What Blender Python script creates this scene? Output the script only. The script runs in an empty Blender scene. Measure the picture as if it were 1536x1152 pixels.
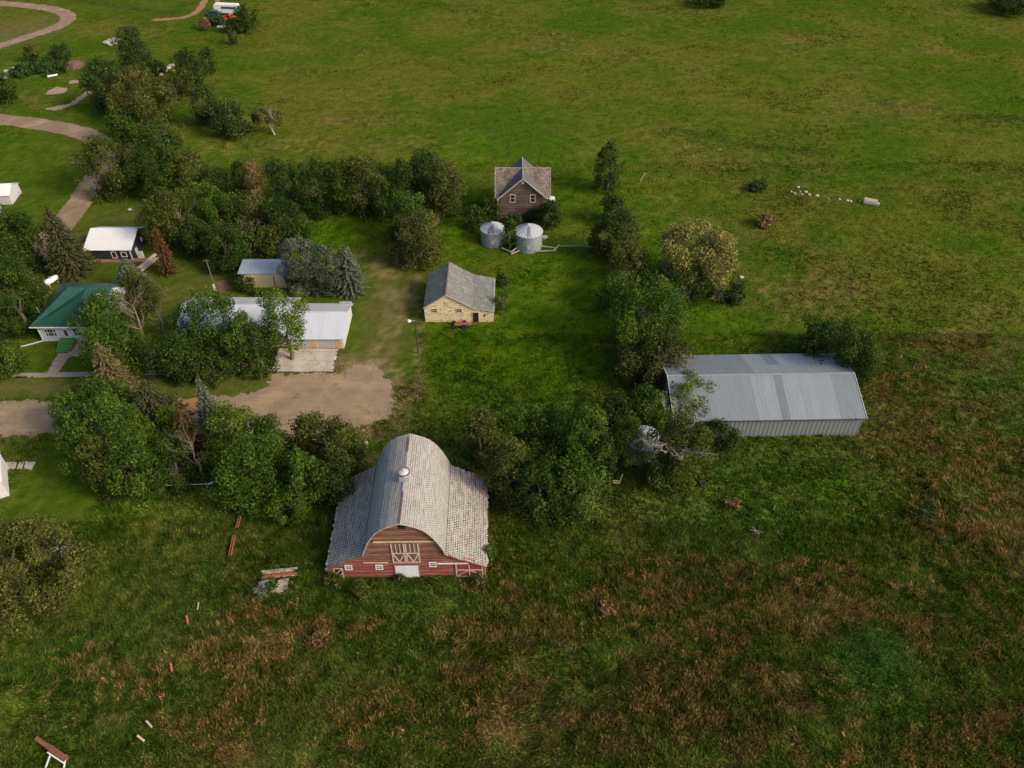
import bpy, math, random
import numpy as np
from mathutils import Vector
random.seed(7)
SC = bpy.context.scene
COL = SC.collection
PI = math.pi
def rad(a): return math.radians(a)

# ---------------------------------------------------------------- camera and survey helpers
F, TH, CH = 1183.0, rad(42), 79.0
CT, ST = math.cos(TH), math.sin(TH)
def ray(px, py):
    u = (px-768)/F; v = (py-576)/F
    return (u, CT-v*ST, -ST-v*CT)
def P(px, py, h=0.0):                    # photo position -> world point at height h
    r = ray(px, py); t = (h-CH)/r[2]
    return (r[0]*t, r[1]*t, h)
def PY(px, py, Y):                       # photo position -> world point on the plane y = Y
    r = ray(px, py); t = Y/r[1]
    return (r[0]*t, Y, CH+r[2]*t)

# ---------------------------------------------------------------- numpy noise
_rs = np.random.RandomState(11)
_PT = _rs.rand(256, 256)
def vnoise(x, y):
    xi = np.floor(x).astype(np.int64); yi = np.floor(y).astype(np.int64)
    fx = x-xi; fy = y-yi
    fx = fx*fx*(3-2*fx); fy = fy*fy*(3-2*fy)
    g = lambda a, b: _PT[a & 255, b & 255]
    return (g(xi, yi)*(1-fx)+g(xi+1, yi)*fx)*(1-fy)+(g(xi, yi+1)*(1-fx)+g(xi+1, yi+1)*fx)*fy
def fbm(x, y, o=4, seed=0.0):
    s = 0; a = .5; t = 0
    for i in range(o):
        ca, sa = math.cos(i*1.1+seed), math.sin(i*1.1+seed)
        s = s+a*vnoise((x*ca-y*sa)*2**i+seed*37.7+i*17.3, (x*sa+y*ca)*2**i+seed*91.1+i*5.9); t += a; a *= .5
    return s/t
def sstep(a, b, x):
    t = np.clip((x-a)/(b-a), 0, 1); return t*t*(3-2*t)

# ---------------------------------------------------------------- ground zones (world ellipses surveyed from the photo)
def ell(px, py, rx, ry, w):
    c = P(px, py); a = P(px+rx, py); b = P(px, py-ry); d = P(px, py+ry)
    return (c[0], (b[1]+d[1])/2, a[0]-c[0], (b[1]-d[1])/2, w)
BROWN = [ell(*e) for e in [(1120,905,200,80,.9),(1480,760,110,90,.95),(1080,1040,210,80,.85),(700,1050,120,80,.7),
    (370,985,80,90,.85),(330,1090,90,60,.6),(780,930,110,45,.6),(478,957,24,26,1.2),(1480,700,120,50,.9),(1360,660,110,50,.55),(550,935,36,16,.9),
    (1380,930,140,80,.5),(1250,1110,160,60,.65),(560,1090,70,60,.7),(905,910,40,25,.8),(1010,880,60,30,.7),(170,1010,120,60,.35),
    (880,1090,90,50,.6),(1490,1100,80,70,.6),(700,985,60,40,.9),(540,290,60,20,.4),(455,215,90,14,.6),(500,178,30,10,.9),
    (340,215,40,18,.5),(1010,440,70,50,.15),(1190,430,90,30,.5),(1250,450,80,40,.4),(1150,530,120,30,.45),(1300,560,100,60,.5),
    (1370,160,50,14,.8),(1400,75,30,8,.8),(1180,60,30,8,.7),(600,215,80,12,.6),(830,75,80,20,.3),(1030,225,50,12,.5),(700,870,60,30,.5),
    (350,30,30,16,.5),(60,150,60,20,.3),(500,20,120,12,.25),(1080,360,60,40,.25),(1450,520,90,40,.5),(1440,610,120,40,.5)]]
LUSH = [ell(*e) for e in [(770,530,125,110,1.0),(830,440,90,60,.8),(1240,765,95,60,1.0),(1150,740,80,60,.7),(95,770,150,110,1.0),
    (60,250,110,70,.9),(480,355,70,35,.9),(700,350,45,60,.8),(950,350,90,60,.6),(900,300,70,80,.5),(1080,700,60,40,.6),(800,850,90,50,.6),
    (560,930,90,50,.5),(600,620,60,20,.6),(1070,500,70,40,.7),(1050,290,60,30,.4),(1380,790,60,60,.6),(1480,900,80,50,.4),(400,830,120,70,.5),
    (120,1010,90,70,.4),(650,985,100,50,.4),(850,620,90,40,.7),(700,230,50,30,.6),(300,240,60,30,.5),(170,250,60,30,.6)]]
TEAL = [ell(*e) for e in [(1305,990,62,52,1.2),(1110,800,110,50,.55),(1330,1050,80,40,.5),(200,950,90,40,.3),(640,1000,60,40,.4),(40,104,50,14,.8),(590,900,110,40,.5)]]
MOWN = [ell(*e) for e in [(580,440,42,62,1.3),(575,530,48,50,1.3),(200,320,70,34,1.2),(150,545,190,38,1.4),(300,450,90,60,1.4),(60,258,80,85,1.3),
    (330,577,110,16,1.4),(40,582,90,14,1.4),(90,730,75,75,1.2),(30,60,75,35,1.2),(450,480,100,60,1.2),(60,480,100,60,1.2),(150,400,80,40,1.2),(210,8,90,16,1.0)]]
DRYL = [ell(*e) for e in [(580,470,34,80,.8),(300,445,60,40,.6),(330,577,110,16,.6),(40,582,90,12,1.0),(25,40,60,30,1.2),(200,330,60,20,.5),(560,640,60,16,.9),(220,560,60,20,.5),(380,430,40,10,.5),(130,10,150,6,.3)]]
def blobs(L, x, y, soft=1.0):
    s = np.zeros_like(x)
    for cx, cy, rx, ry, w in L:
        d = ((x-cx)/rx)**2+((y-cy)/ry)**2
        s = np.maximum(s, w*np.exp(-d*d*.7*soft))
    return s
def line_d(pts, x, y):
    best = np.full_like(x, 1e9)
    for (ax, ay), (bx, by) in zip(pts[:-1], pts[1:]):
        vx, vy = bx-ax, by-ay
        t = np.clip(((x-ax)*vx+(y-ay)*vy)/(vx*vx+vy*vy+1e-9), 0, 1)
        best = np.minimum(best, np.hypot(x-ax-t*vx, y-ay-t*vy))
    return best
def W(pts): return [P(a, b)[:2] for a, b in pts]
TRACKS = [W([(530,386),(560,398),(590,420),(606,450),(612,480)]), W([(546,384),(580,400),(606,425),(622,455)]), W([(560,556),(590,520),(600,480),(590,430),(560,396)]), W([(545,550),(572,515),(582,480),(574,440),(548,404)]), W([(560,700),(545,670),(600,640)]),
          W([(625,380),(628,480),(626,600)])]
RUTS = [W([(1380,690),(1400,790),(1440,880),(1490,960)]), W([(120,0),(180,9),(255,20),(270,8)]), W([(1425,180),(1440,196),(1475,198)]), W([(1330,155),(1350,165),(1400,160)]), W([(1430,180),(1450,172),(1530,178)]),
        W([(980,185),(1060,205),(1150,222),(1240,228)]), W([(1160,590),(1240,640),(1330,700)]), W([(700,585),(735,610),(785,606),(800,590)]), W([(690,560),(725,580),(775,585),(820,570)])]
def height(x, y):
    x = np.asarray(x, float); y = np.asarray(y, float)
    fl = np.clip(blobs(MOWN, x, y)*1.2, 0, 1)
    h = .5*(fbm(x/22, y/22, 2, 3.1)-.5)+(1-fl)*.35*(fbm(x/3.2, y/3.2, 2, 1.7)-.5)*sstep(220, 120, y)
    return h-.05
def hz(x, y): return float(height(np.array([x]), np.array([y]))[0])
c3 = lambda *a: np.array(a)
def mix(a, b, t): return a+(b-a)*t[:, None]
def zone(x, y):
    """albedo (N,3) and grass height (N,) at world x, y"""
    n1 = fbm(x/17, y/17, 4, .3); n2 = fbm(x/12, y/8, 4, 2.2); n3 = fbm(x/1.5, y/1.5, 3, 5.5); n4 = fbm(x/15+n1*2, y/10, 4, 7.7)
    n5 = fbm(x/.7, y/.7, 2, 4.4)
    A, B = c3(.053, .092, .007), c3(.098, .106, .014)
    col = mix(A[None, :].repeat(len(x), 0), B, sstep(.38, .62, n1*.45+n2*.35+n3*.2))
    col = mix(col, c3(.030, .066, .005), sstep(.50, .80, n2)*.32)
    col = mix(col, c3(.125, .112, .026), sstep(.50, .70, n4)*sstep(.3, .6, n3)*.5)
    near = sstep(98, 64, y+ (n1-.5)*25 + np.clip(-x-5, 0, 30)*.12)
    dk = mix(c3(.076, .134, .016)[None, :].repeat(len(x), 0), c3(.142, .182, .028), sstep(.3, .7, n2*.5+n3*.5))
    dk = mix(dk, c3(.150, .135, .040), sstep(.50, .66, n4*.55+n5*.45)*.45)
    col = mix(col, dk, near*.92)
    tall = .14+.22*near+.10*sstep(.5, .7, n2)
    L = np.clip(blobs(LUSH, x, y)*(.55+.9*n2), 0, 1)
    col = mix(col, mix(c3(.040, .098, .003)[None, :].repeat(len(x), 0), c3(.084, .135, .005), sstep(.35, .65, n3)), L*(.9-.3*near))
    T = np.clip(blobs(TEAL, x, y)*(.1+1.2*n2+.6*(n3-.5)), 0, 1)
    col = mix(col, c3(.095, .200, .034), T*.85)
    Bm = blobs(BROWN, x, y)
    q = Bm*.50+(n4*.30+n3*.35+n5*.35)*.95
    bt = sstep(.62, .88, q)*np.clip(Bm*2.2, 0, 1)
    col = mix(col, mix(c3(.110, .080, .020)[None, :].repeat(len(x), 0), c3(.165, .132, .042), sstep(.4, .66, n5*.6+n3*.4)), bt*(.55-.30*near))
    tall = tall*(.5+1.0*fbm(x/1.0, y/1.0, 2, 8.1))+.08*bt*near
    M = np.clip(blobs(MOWN, x, y)+(n3-.5)*.3, 0, 1)*(blobs(MOWN, x, y) > .15)
    D = np.clip(blobs(DRYL, x, y)*(.5+n3), 0, 1)
    mc = mix(mix(c3(.052, .086, .006)[None, :].repeat(len(x), 0), c3(.070, .094, .012), sstep(.4, .6, n3)), c3(.13, .105, .038), D*.75)
    col = mix(col, mc, M*.9)
    tall = tall*(1-M)
    for i, t in enumerate(TRACKS):
        d = line_d(t, x, y)
        col = mix(col, c3(.19, .145, .060), np.exp(-(d/.65)**2)*sstep(.34, .60, n3)*.8)
    for i, t in enumerate(RUTS):
        d = line_d(t, x, y)
        w = .45+.012*(y-60)
        col = mix(col, c3(.026, .050, .008), np.exp(-(d/w)**2)*sstep(.25, .6, n3)*.7)
    # bare earth round the gravel yard
    d = line_d(YARD_EDGE, x, y)
    col = mix(col, c3(.25, .17, .085), np.exp(-(d/2.6)**2)*sstep(.34, .62, n3*.6+n5*.4)*.85)
    col = col*(.72+.56*n5)[:, None]
    return col, tall
YARD_EDGE = W([(515,548),(545,545),(575,560),(592,595),(590,615),(560,640),(500,650),(440,662)])

# ---------------------------------------------------------------- object helpers
def put(o, label=None, cat=None, group=None, kind=None):
    if label: o['label'] = label
    if cat: o['category'] = cat
    if group: o['group'] = group
    if kind: o['kind'] = kind
    return o
def empty(name, loc, rz, label, cat, group=None):
    o = bpy.data.objects.new(name, None); COL.objects.link(o)
    o.empty_display_size = .5; o.location = loc; o.rotation_euler = (0, 0, rz)
    return put(o, label, cat, group)
def link(name, me, mat, parent=None):
    me.materials.append(mat) if not len(me.materials) else None
    o = bpy.data.objects.new(name, me); COL.objects.link(o)
    if parent: o.parent = parent
    return o
def npmesh(name, V, Fi, n, colr=None, attr='tint'):
    """V (k,3) vertices, Fi (m,n) face indices, colr (k,3) optional point colour"""
    me = bpy.data.meshes.new(name); k = len(V); m = len(Fi)
    me.vertices.add(k); me.vertices.foreach_set('co', np.ascontiguousarray(V, dtype=np.float32).ravel())
    me.loops.add(m*n); me.loops.foreach_set('vertex_index', np.ascontiguousarray(Fi, dtype=np.int32).ravel())
    me.polygons.add(m); me.polygons.foreach_set('loop_start', np.arange(0, m*n, n, dtype=np.int32))
    try: me.polygons.foreach_set('loop_total', np.full(m, n, dtype=np.int32))
    except Exception: pass
    if colr is not None:
        a = me.attributes.new(attr, 'FLOAT_COLOR', 'POINT')
        c = np.ones((k, 4), dtype=np.float32); c[:, :3] = colr
        a.data.foreach_set('color', c.ravel())
    me.update(calc_edges=True)
    return me
class MB:
    def __init__(s): s.v = []; s.f = []; s.uv = []
    def face(s, pts, uv=None):
        b = len(s.v); s.v += [tuple(p) for p in pts]; s.f.append(list(range(b, b+len(pts))))
        if uv is None:
            n = Vector((0, 0, 0)); c = [Vector(p) for p in pts]
            for i in range(len(c)):
                a, d = c[i], c[(i+1) % len(c)]
                n += Vector(((a.y-d.y)*(a.z+d.z), (a.z-d.z)*(a.x+d.x), (a.x-d.x)*(a.y+d.y)))
            n = n.normalized() if n.length > 1e-9 else Vector((0, 0, 1))
            t = Vector((0, 0, 1)).cross(n)
            t = t.normalized() if t.length > .05 else Vector((1, 0, 0))
            q = n.cross(t); uv = [(p.dot(t), p.dot(q)) for p in c]
        s.uv += uv
    def box(s, c, d, rz=0, tilt=None):
        x, y, z = d[0]/2, d[1]/2, d[2]/2
        ca, sa = math.cos(rz), math.sin(rz)
        def tr(p):
            p = Vector(p)
            if tilt: p.rotate(tilt)
            return (c[0]+p.x*ca-p.y*sa, c[1]+p.x*sa+p.y*ca, c[2]+p.z)
        K = [tr((i*x, j*y, k*z)) for i in (-1, 1) for j in (-1, 1) for k in (-1, 1)]
        for q in ((0, 1, 3, 2), (4, 6, 7, 5), (0, 4, 5, 1), (2, 3, 7, 6), (0, 2, 6, 4), (1, 5, 7, 3)): s.face([K[i] for i in q])
        return s
    def bx(s, x0, x1, y0, y1, z0, z1): return s.box(((x0+x1)/2, (y0+y1)/2, (z0+z1)/2), (x1-x0, y1-y0, z1-z0))
    def beam(s, a, b, w, h):
        a, b = Vector(a), Vector(b); d = (b-a).normalized()
        up = Vector((0, 0, 1)) if abs(d.z) < .95 else Vector((1, 0, 0))
        r = d.cross(up).normalized()*w/2; u = r.cross(d).normalized()*h/2
        A = [a-r-u, a+r-u, a+r+u, a-r+u]; B = [p+(b-a) for p in A]
        s.face(A); s.face(B[::-1])
        for i in range(4): s.face([A[i], B[i], B[(i+1) % 4], A[(i+1) % 4]][::-1])
        return s
    def tube(s, a, b, r0, r1, n=8, cap=True):
        a, b = Vector(a), Vector(b); d = (b-a).normalized()
        up = Vector((0, 0, 1)) if abs(d.z) < .9 else Vector((1, 0, 0))
        x = d.cross(up).normalized(); y = x.cross(d)
        A = [a+(x*math.cos(2*PI*i/n)+y*math.sin(2*PI*i/n))*r0 for i in range(n)]
        B = [b+(x*math.cos(2*PI*i/n)+y*math.sin(2*PI*i/n))*r1 for i in range(n)]
        L = (b-a).length
        for i in range(n):
            j = (i+1) % n; u0, u1 = 2*PI*r0*i/n, 2*PI*r0*(i+1)/n
            s.face([A[j], A[i], B[i], B[j]], [(u1, 0), (u0, 0), (u0, L), (u1, L)])
        if cap: s.face(A); s.face(B[::-1])
        return s
    def lathe(s, c, prof, n=24, a0=0, a1=2*PI):
        for (r0, z0), (r1, z1) in zip(prof[:-1], prof[1:]):
            for i in range(n):
                t0, t1 = a0+(a1-a0)*i/n, a0+(a1-a0)*(i+1)/n
                q = [(c[0]+r0*math.cos(t0), c[1]+r0*math.sin(t0), c[2]+z0), (c[0]+r0*math.cos(t1), c[1]+r0*math.sin(t1), c[2]+z0),
                     (c[0]+r1*math.cos(t1), c[1]+r1*math.sin(t1), c[2]+z1), (c[0]+r1*math.cos(t0), c[1]+r1*math.sin(t0), c[2]+z1)]
                rr = max(r0, r1); u = [(t0*rr, z0+r0), (t1*rr, z0+r0), (t1*rr, z1+r1), (t0*rr, z1+r1)]
                if r0 < 1e-4: q = [q[0], q[2], q[3]]; u = [u[0], u[2], u[3]]
                elif r1 < 1e-4: q = q[:3]; u = u[:3]
                s.face(q, u)
        return s
    def extr(s, outline, y0, y1):        # outline in x,z (counter-clockwise seen from -y), solid between y0 and y1
        s.face([(x, y0, z) for x, z in outline]); s.face([(x, y1, z) for x, z in outline][::-1])
        for i in range(len(outline)):
            (ax, az), (bx, bz) = outline[i], outline[(i+1) % len(outline)]
            s.face([(bx, y0, bz), (ax, y0, az), (ax, y1, az), (bx, y1, bz)])
        return s
    def slab(s, pts, t=.1):              # a thick sheet: polygon top, thickness downward
        low = [(x, y, z-t) for x, y, z in pts]
        s.face(pts); s.face(low[::-1])
        for i in range(len(pts)):
            j = (i+1) % len(pts); s.face([pts[j], pts[i], low[i], low[j]])
        return s
    def build(s, name, mat, parent=None, smooth=False):
        me = bpy.data.meshes.new(name); me.from_pydata(s.v, [], s.f)
        uv = me.uv_layers.new(name='UVMap'); uv.data.foreach_set('uv', [c for p in s.uv for c in p])
        if smooth: me.polygons.foreach_set('use_smooth', [True]*len(s.f))
        me.materials.append(mat); me.update()
        o = bpy.data.objects.new(name, me); COL.objects.link(o)
        if parent: o.parent = parent
        return o

# ---------------------------------------------------------------- materials
class N:
    def __init__(s, name):
        s.m = bpy.data.materials.new(name); s.m.use_nodes = True; s.t = s.m.node_tree; s.n = s.t.nodes; s.l = s.t.links
        s.b = s.n['Principled BSDF']; s.b.inputs['Roughness'].default_value = .8
        s.b.inputs['Specular IOR Level'].default_value = .3
        s.uv = None
    def new(s, typ, **k):
        n = s.n.new(typ)
        for a, b in k.items(): setattr(n, a, b)
        return n
    def put(s, n, i, v):
        if isinstance(v, bpy.types.NodeSocket): s.l.new(v, n.inputs[i])
        else:
            if hasattr(v, '__len__') and len(v) == 3 and n.inputs[i].type == 'RGBA': v = (*v, 1)
            n.inputs[i].default_value = v
    def coord(s, kind='UV', scale=(1, 1, 1), loc=(0, 0, 0), rot=(0, 0, 0)):
        c = s.new('ShaderNodeTexCoord'); m = s.new('ShaderNodeMapping'); s.l.new(c.outputs[kind], m.inputs[0])
        m.inputs['Scale'].default_value = scale; m.inputs['Location'].default_value = loc; m.inputs['Rotation'].default_value = rot
        return m.outputs[0]
    def noise(s, vec, scale=1, detail=4, rough=.55, col=False):
        n = s.new('ShaderNodeTexNoise'); s.l.new(vec, n.inputs['Vector'])
        n.inputs['Scale'].default_value = scale; n.inputs['Detail'].default_value = detail; n.inputs['Roughness'].default_value = rough
        return n.outputs['Color' if col else 'Fac']
    def ramp(s, fac, *st):
        r = s.new('ShaderNodeValToRGB'); s.l.new(fac, r.inputs[0]); e = r.color_ramp.elements
        while len(e) < len(st): e.new(.5)
        for i, (p, c) in enumerate(st):
            e[i].position = p; e[i].color = (*c, 1) if hasattr(c, '__len__') else (c, c, c, 1)
        return r.outputs[0]
    def mix(s, a, b, f, mode='MIX'):
        n = s.new('ShaderNodeMix', data_type='RGBA', blend_type=mode)
        s.put(n, 0, f); s.put(n, 6, a); s.put(n, 7, b); return n.outputs[2]
    def math(s, op, a, b=0.0, c=None):
        n = s.new('ShaderNodeMath', operation=op); s.put(n, 0, a); s.put(n, 1, b)
        if c is not None: s.put(n, 2, c)
        return n.outputs[0]
    def sep(s, v):
        n = s.new('ShaderNodeSeparateXYZ'); s.l.new(v, n.inputs[0]); return n.outputs
    def bump(s, h, st=.5, d=.05):
        n = s.new('ShaderNodeBump'); n.inputs['Strength'].default_value = st; n.inputs['Distance'].default_value = d
        s.l.new(h, n.inputs['Height']); s.l.new(n.outputs[0], s.b.inputs['Normal'])
    def done(s, col=None, rough=None, metal=None):
        if col is not None: s.put(s.b, 'Base Color', col)
        if rough is not None: s.put(s.b, 'Roughness', rough)
        if metal is not None: s.put(s.b, 'Metallic', metal)
        return s.m
def m_plain(name, c, rough=.7, var=.25, scale=1.5, metal=0, dirt=None):
    n = N(name); v = n.coord('Object')
    a = n.noise(v, scale, 5, .6)
    lo = tuple(x*(1-var) for x in c); hi = tuple(min(1, x*(1+var)) for x in c)
    col = n.ramp(a, (.3, lo), (.7, hi))
    if dirt: col = n.mix(col, dirt, n.ramp(n.noise(v, scale*3.1, 5, .7), (.52, 0), (.7, .8)))
    return n.done(col, rough, metal)
def m_ground():
    n = N('ground_grass'); at = n.new('ShaderNodeAttribute', attribute_name='tint')
    g = n.new('ShaderNodeNewGeometry'); p = g.outputs['Position']
    a = n.noise(p, 2.6, 4, .7); b = n.noise(p, .5, 4, .6); d = n.noise(p, 9, 3, .6)
    k = n.math('MULTIPLY', n.ramp(a, (.3, .78), (.7, 1.2)), n.ramp(d, (.3, .85), (.7, 1.12)))
    k = n.math('MULTIPLY', k, n.ramp(b, (.3, .85), (.7, 1.12)))
    col = n.mix(at.outputs['Color'], (1, 1, 1), 0.0); m = n.new('ShaderNodeVectorMath', operation='SCALE')
    n.l.new(col, m.inputs[0]); n.l.new(k, m.inputs['Scale'])
    n.bump(n.math('ADD', a, n.math('MULTIPLY', d, .5)), 0.6, .2); n.b.inputs['Specular IOR Level'].default_value = 0
    return n.done(m.outputs[0], .95)
def m_tuft():
    n = N('grass_blades'); at = n.new('ShaderNodeAttribute', attribute_name='tint')
    n.put(n.b, 'Base Color', at.outputs['Color'])
    tr = n.new('ShaderNodeBsdfTranslucent'); n.l.new(at.outputs['Color'], tr.inputs[0])
    mx = n.new('ShaderNodeMixShader'); mx.inputs[0].default_value = .3
    n.l.new(n.b.outputs[0], mx.inputs[1]); n.l.new(tr.outputs[0], mx.inputs[2]); n.l.new(mx.outputs[0], n.n['Material Output'].inputs[0])
    n.b.inputs['Specular IOR Level'].default_value = 0
    return n.done(None, .9)
def m_leaf(name='foliage'):
    n = N(name); at = n.new('ShaderNodeAttribute', attribute_name='tint')
    n.put(n.b, 'Base Color', at.outputs['Color']); n.b.inputs['Specular IOR Level'].default_value = .06
    tr = n.new('ShaderNodeBsdfTranslucent'); n.l.new(at.outputs['Color'], tr.inputs[0])
    mx = n.new('ShaderNodeMixShader'); mx.inputs[0].default_value = .12
    n.l.new(n.b.outputs[0], mx.inputs[1]); n.l.new(tr.outputs[0], mx.inputs[2]); n.l.new(mx.outputs[0], n.n['Material Output'].inputs[0])
    return n.done(None, .6)
def m_shake(name, base, dark, w=.34, h=.26, gap=.055, patch=None, patch_r=(.60, .68), var=.3, streak=0.0):
    n = N(name); v = n.coord('UV'); b = n.new('ShaderNodeTexBrick'); n.l.new(v, b.inputs[0])
    b.offset = .5; b.inputs['Scale'].default_value = 1; b.inputs['Brick Width'].default_value = w; b.inputs['Row Height'].default_value = h
    b.inputs['Mortar Size'].default_value = gap; b.inputs['Mortar Smooth'].default_value = .3; b.inputs['Bias'].default_value = 0
    lo = tuple(x*(1-var) for x in base); hi = tuple(min(1, x*(1+var)) for x in base)
    b.inputs['Color1'].default_value = (*lo, 1); b.inputs['Color2'].default_value = (*hi, 1); b.inputs['Mortar'].default_value = (*dark, 1)
    nz = n.noise(v, 2.3, 5, .7)
    col = n.mix(b.outputs[0], tuple(x*.8 for x in base), n.ramp(nz, (.35, 0), (.75, .6)))
    col = n.mix(col, tuple(x*.84 for x in base), n.ramp(n.noise(n.coord('UV', (.5, 2.2, 1)), 1.1, 5, .65), (.45, 0), (.62, .75)))
    if patch:
        col = n.mix(col, patch, n.ramp(n.noise(n.coord('UV', (1, .8, 1)), .55, 6, .7), (patch_r[0], 0), (patch_r[1], .85)))
    if streak: col = n.mix(col, tuple(x*.55 for x in base), n.ramp(n.noise(n.coord('UV', (3.5, .35, 1)), 1, 4, .6), (.45, 0), (.7, streak)))
    n.bump(b.outputs['Fac'], .5, -.03)
    return n.done(col, .85)
def m_rib(name, base, per=.3, rust=None, rust_r=(.6, .75), rough=.45, metal=.0, sheet=1.0, var=.07, depth=.03, duty=.10, ribk=.72):
    n = N(name); x, y, z = n.sep(n.coord('UV'))
    f = n.math('FRACT', n.math('DIVIDE', x, per))
    rib = n.ramp(f, (0, 1), (duty, 0), (1-duty, 0), (1, 1))
    sh = n.math('FLOOR', n.math('DIVIDE', x, sheet)); w = n.new('ShaderNodeTexWhiteNoise', noise_dimensions='1D'); n.l.new(sh, w.inputs['W'])
    lo = tuple(c*(1-var) for c in base); hi = tuple(min(1, c*(1+var)) for c in base)
    col = n.ramp(w.outputs[0], (0, lo), (1, hi))
    col = n.mix(col, tuple(c*ribk for c in base), rib)
    st = n.noise(n.coord('UV', (2.5, .25, 1)), 1, 5, .6)
    col = n.mix(col, tuple(c*.78 for c in base), n.ramp(st, (.45, 0), (.75, .7)))
    if rust: col = n.mix(col, rust, n.ramp(n.noise(n.coord('UV', (1.3, .4, 1)), 1.2, 6, .7), (rust_r[0], 0), (rust_r[1], .8)))
    n.bump(rib, .6, depth)
    return n.done(col, rough, metal)
def m_board(name, base, bare, per=.16, wear=(.45, .6), horizontal=True, gap=.35, wear2=None, wear2_r=(.6, .7)):
    """lap boards with worn paint in horizontal streaks"""
    n = N(name); c = n.coord('UV'); x, y, z = n.sep(c)
    t = y if horizontal else x
    f = n.math('FRACT', n.math('DIVIDE', t, per))
    gp = n.ramp(f, (0, 1), (.14, 0), (.86, 0), (1, 1)); row = n.math('FLOOR', n.math('DIVIDE', t, per))
    w = n.new('ShaderNodeTexWhiteNoise', noise_dimensions='1D'); n.l.new(row, w.inputs['W'])
    sc = (.55, 4.5, 1) if horizontal else (4.5, .55, 1)
    st = n.noise(n.coord('UV', sc), 1.1, 6, .7)
    st = n.math('ADD', st, n.math('MULTIPLY', n.math('SUBTRACT', w.outputs[0], .5), .16))
    col = n.mix(base, bare, n.ramp(st, (wear[0], 0), (wear[1], 1)))
    if wear2: col = n.mix(col, wear2, n.ramp(n.noise(n.coord('UV', (.9*sc[0]/.55, sc[1], 1), (7, 3, 0)), 1.3, 6, .7), (wear2_r[0], 0), (wear2_r[1], .9)))
    col = n.mix(col, (.02, .015, .01), n.math('MULTIPLY', gp, gap))
    n.bump(gp, .4, -.02)
    return n.done(col, .85)
def m_slab(name, c, crack=(.12, .10, .08), cs=.35, amt=.8, fine=8, stain=None, width=.03):
    n = N(name); p = n.coord('Object')
    q = n.new('ShaderNodeVectorMath', operation='ADD'); n.l.new(p, q.inputs[0]); n.l.new(n.noise(p, .8, 3, .6, True), q.inputs[1])
    v = n.new('ShaderNodeTexVoronoi', feature='DISTANCE_TO_EDGE'); n.l.new(q.outputs[0], v.inputs['Vector']); v.inputs['Scale'].default_value = cs
    cr = n.ramp(v.outputs['Distance'], (0, 1), (width, 0))
    col = n.ramp(n.noise(p, fine, 4, .8), (.3, tuple(x*.72 for x in c)), (.7, tuple(x*1.22 for x in c)))
    col = n.mix(col, tuple(x*.72 for x in c), n.ramp(n.noise(p, .45, 5, .6), (.4, 0), (.65, .8)))
    if stain: col = n.mix(col, stain, n.ramp(n.noise(p, .22, 5, .65), (.50, 0), (.66, .85)))
    col = n.mix(col, tuple(x*.70 for x in c), n.ramp(n.noise(n.coord('Object', (.10, 1.6, 1)), 1, 4, .6), (.50, 0), (.66, .55)))
    ck = n.math('MULTIPLY', cr, n.ramp(n.noise(p, .5, 3, .5), (.45, 0), (.55, amt)))
    col = n.mix(col, crack, ck)
    n.bump(n.noise(p, fine*2, 3, .7), .4, .03)
    return n.done(col, .9)
M = {}
M['ground'] = m_ground(); M['tuft'] = m_tuft(); M['leaf'] = m_leaf()
M['bark'] = m_plain('bark', (.13, .105, .08), .9, .35, 3); M['deadwood'] = m_plain('dead_wood', (.20, .165, .12), .9, .25, 3)
M['white'] = m_plain('white_paint', (.62, .61, .58), .6, .1, 1.2, dirt=(.34, .30, .24)); M['dark'] = m_plain('painted_opening_shade', (.012, .011, .010), .8, .2)  # dark: near-black panel colour, painted shade of unlit interiors
M['glass'] = m_plain('window_glass', (.02, .025, .03), .12, .2); M['black'] = m_plain('black_wall', (.028, .028, .032), .6, .2)
M['concrete'] = m_slab('concrete', (.46, .40, .32), (.14, .08, .05), .28, .9, 6, (.34, .27, .20), .012)
M['walk'] = m_slab('sidewalk_concrete', (.30, .25, .185), (.10, .08, .06), .6, .6, 7, (.22, .18, .13), .02)
M['gravel'] = m_slab('gravel_asphalt', (.27, .195, .120), (.10, .07, .045), .22, .8, 4.5, (.34, .235, .125), .012)
M['dirtroad'] = m_slab('dirt_road', (.25, .165, .10), (.2, .15, .1), .5, .1, 9, (.33, .24, .155))
M['sand'] = m_slab('bare_sand', (.36, .26, .17), (.2, .15, .1), .5, .2, 9, (.24, .19, .10))
M['rock'] = m_plain('rock', (.36, .32, .26), .9, .25, 3); M['rust'] = m_plain('rusty_steel', (.17, .06, .035), .8, .35, 3)
M['redwood'] = m_plain('red_painted_wood', (.27, .075, .042), .8, .3, 3, dirt=(.35, .24, .17)); M['greywood'] = m_plain('grey_wood', (.38, .33, .27), .85, .3, 3)
M['lightwood'] = m_plain('pale_wood', (.50, .38, .25), .85, .2, 3); M['galv'] = m_plain('galvanised_steel', (.40, .42, .44), .45, .12, 2, .4)
M['pole'] = m_plain('dark_pole', (.05, .045, .04), .8, .2, 3); M['tire'] = m_plain('tire_rubber', (.02, .02, .02), .8, .2)
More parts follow.
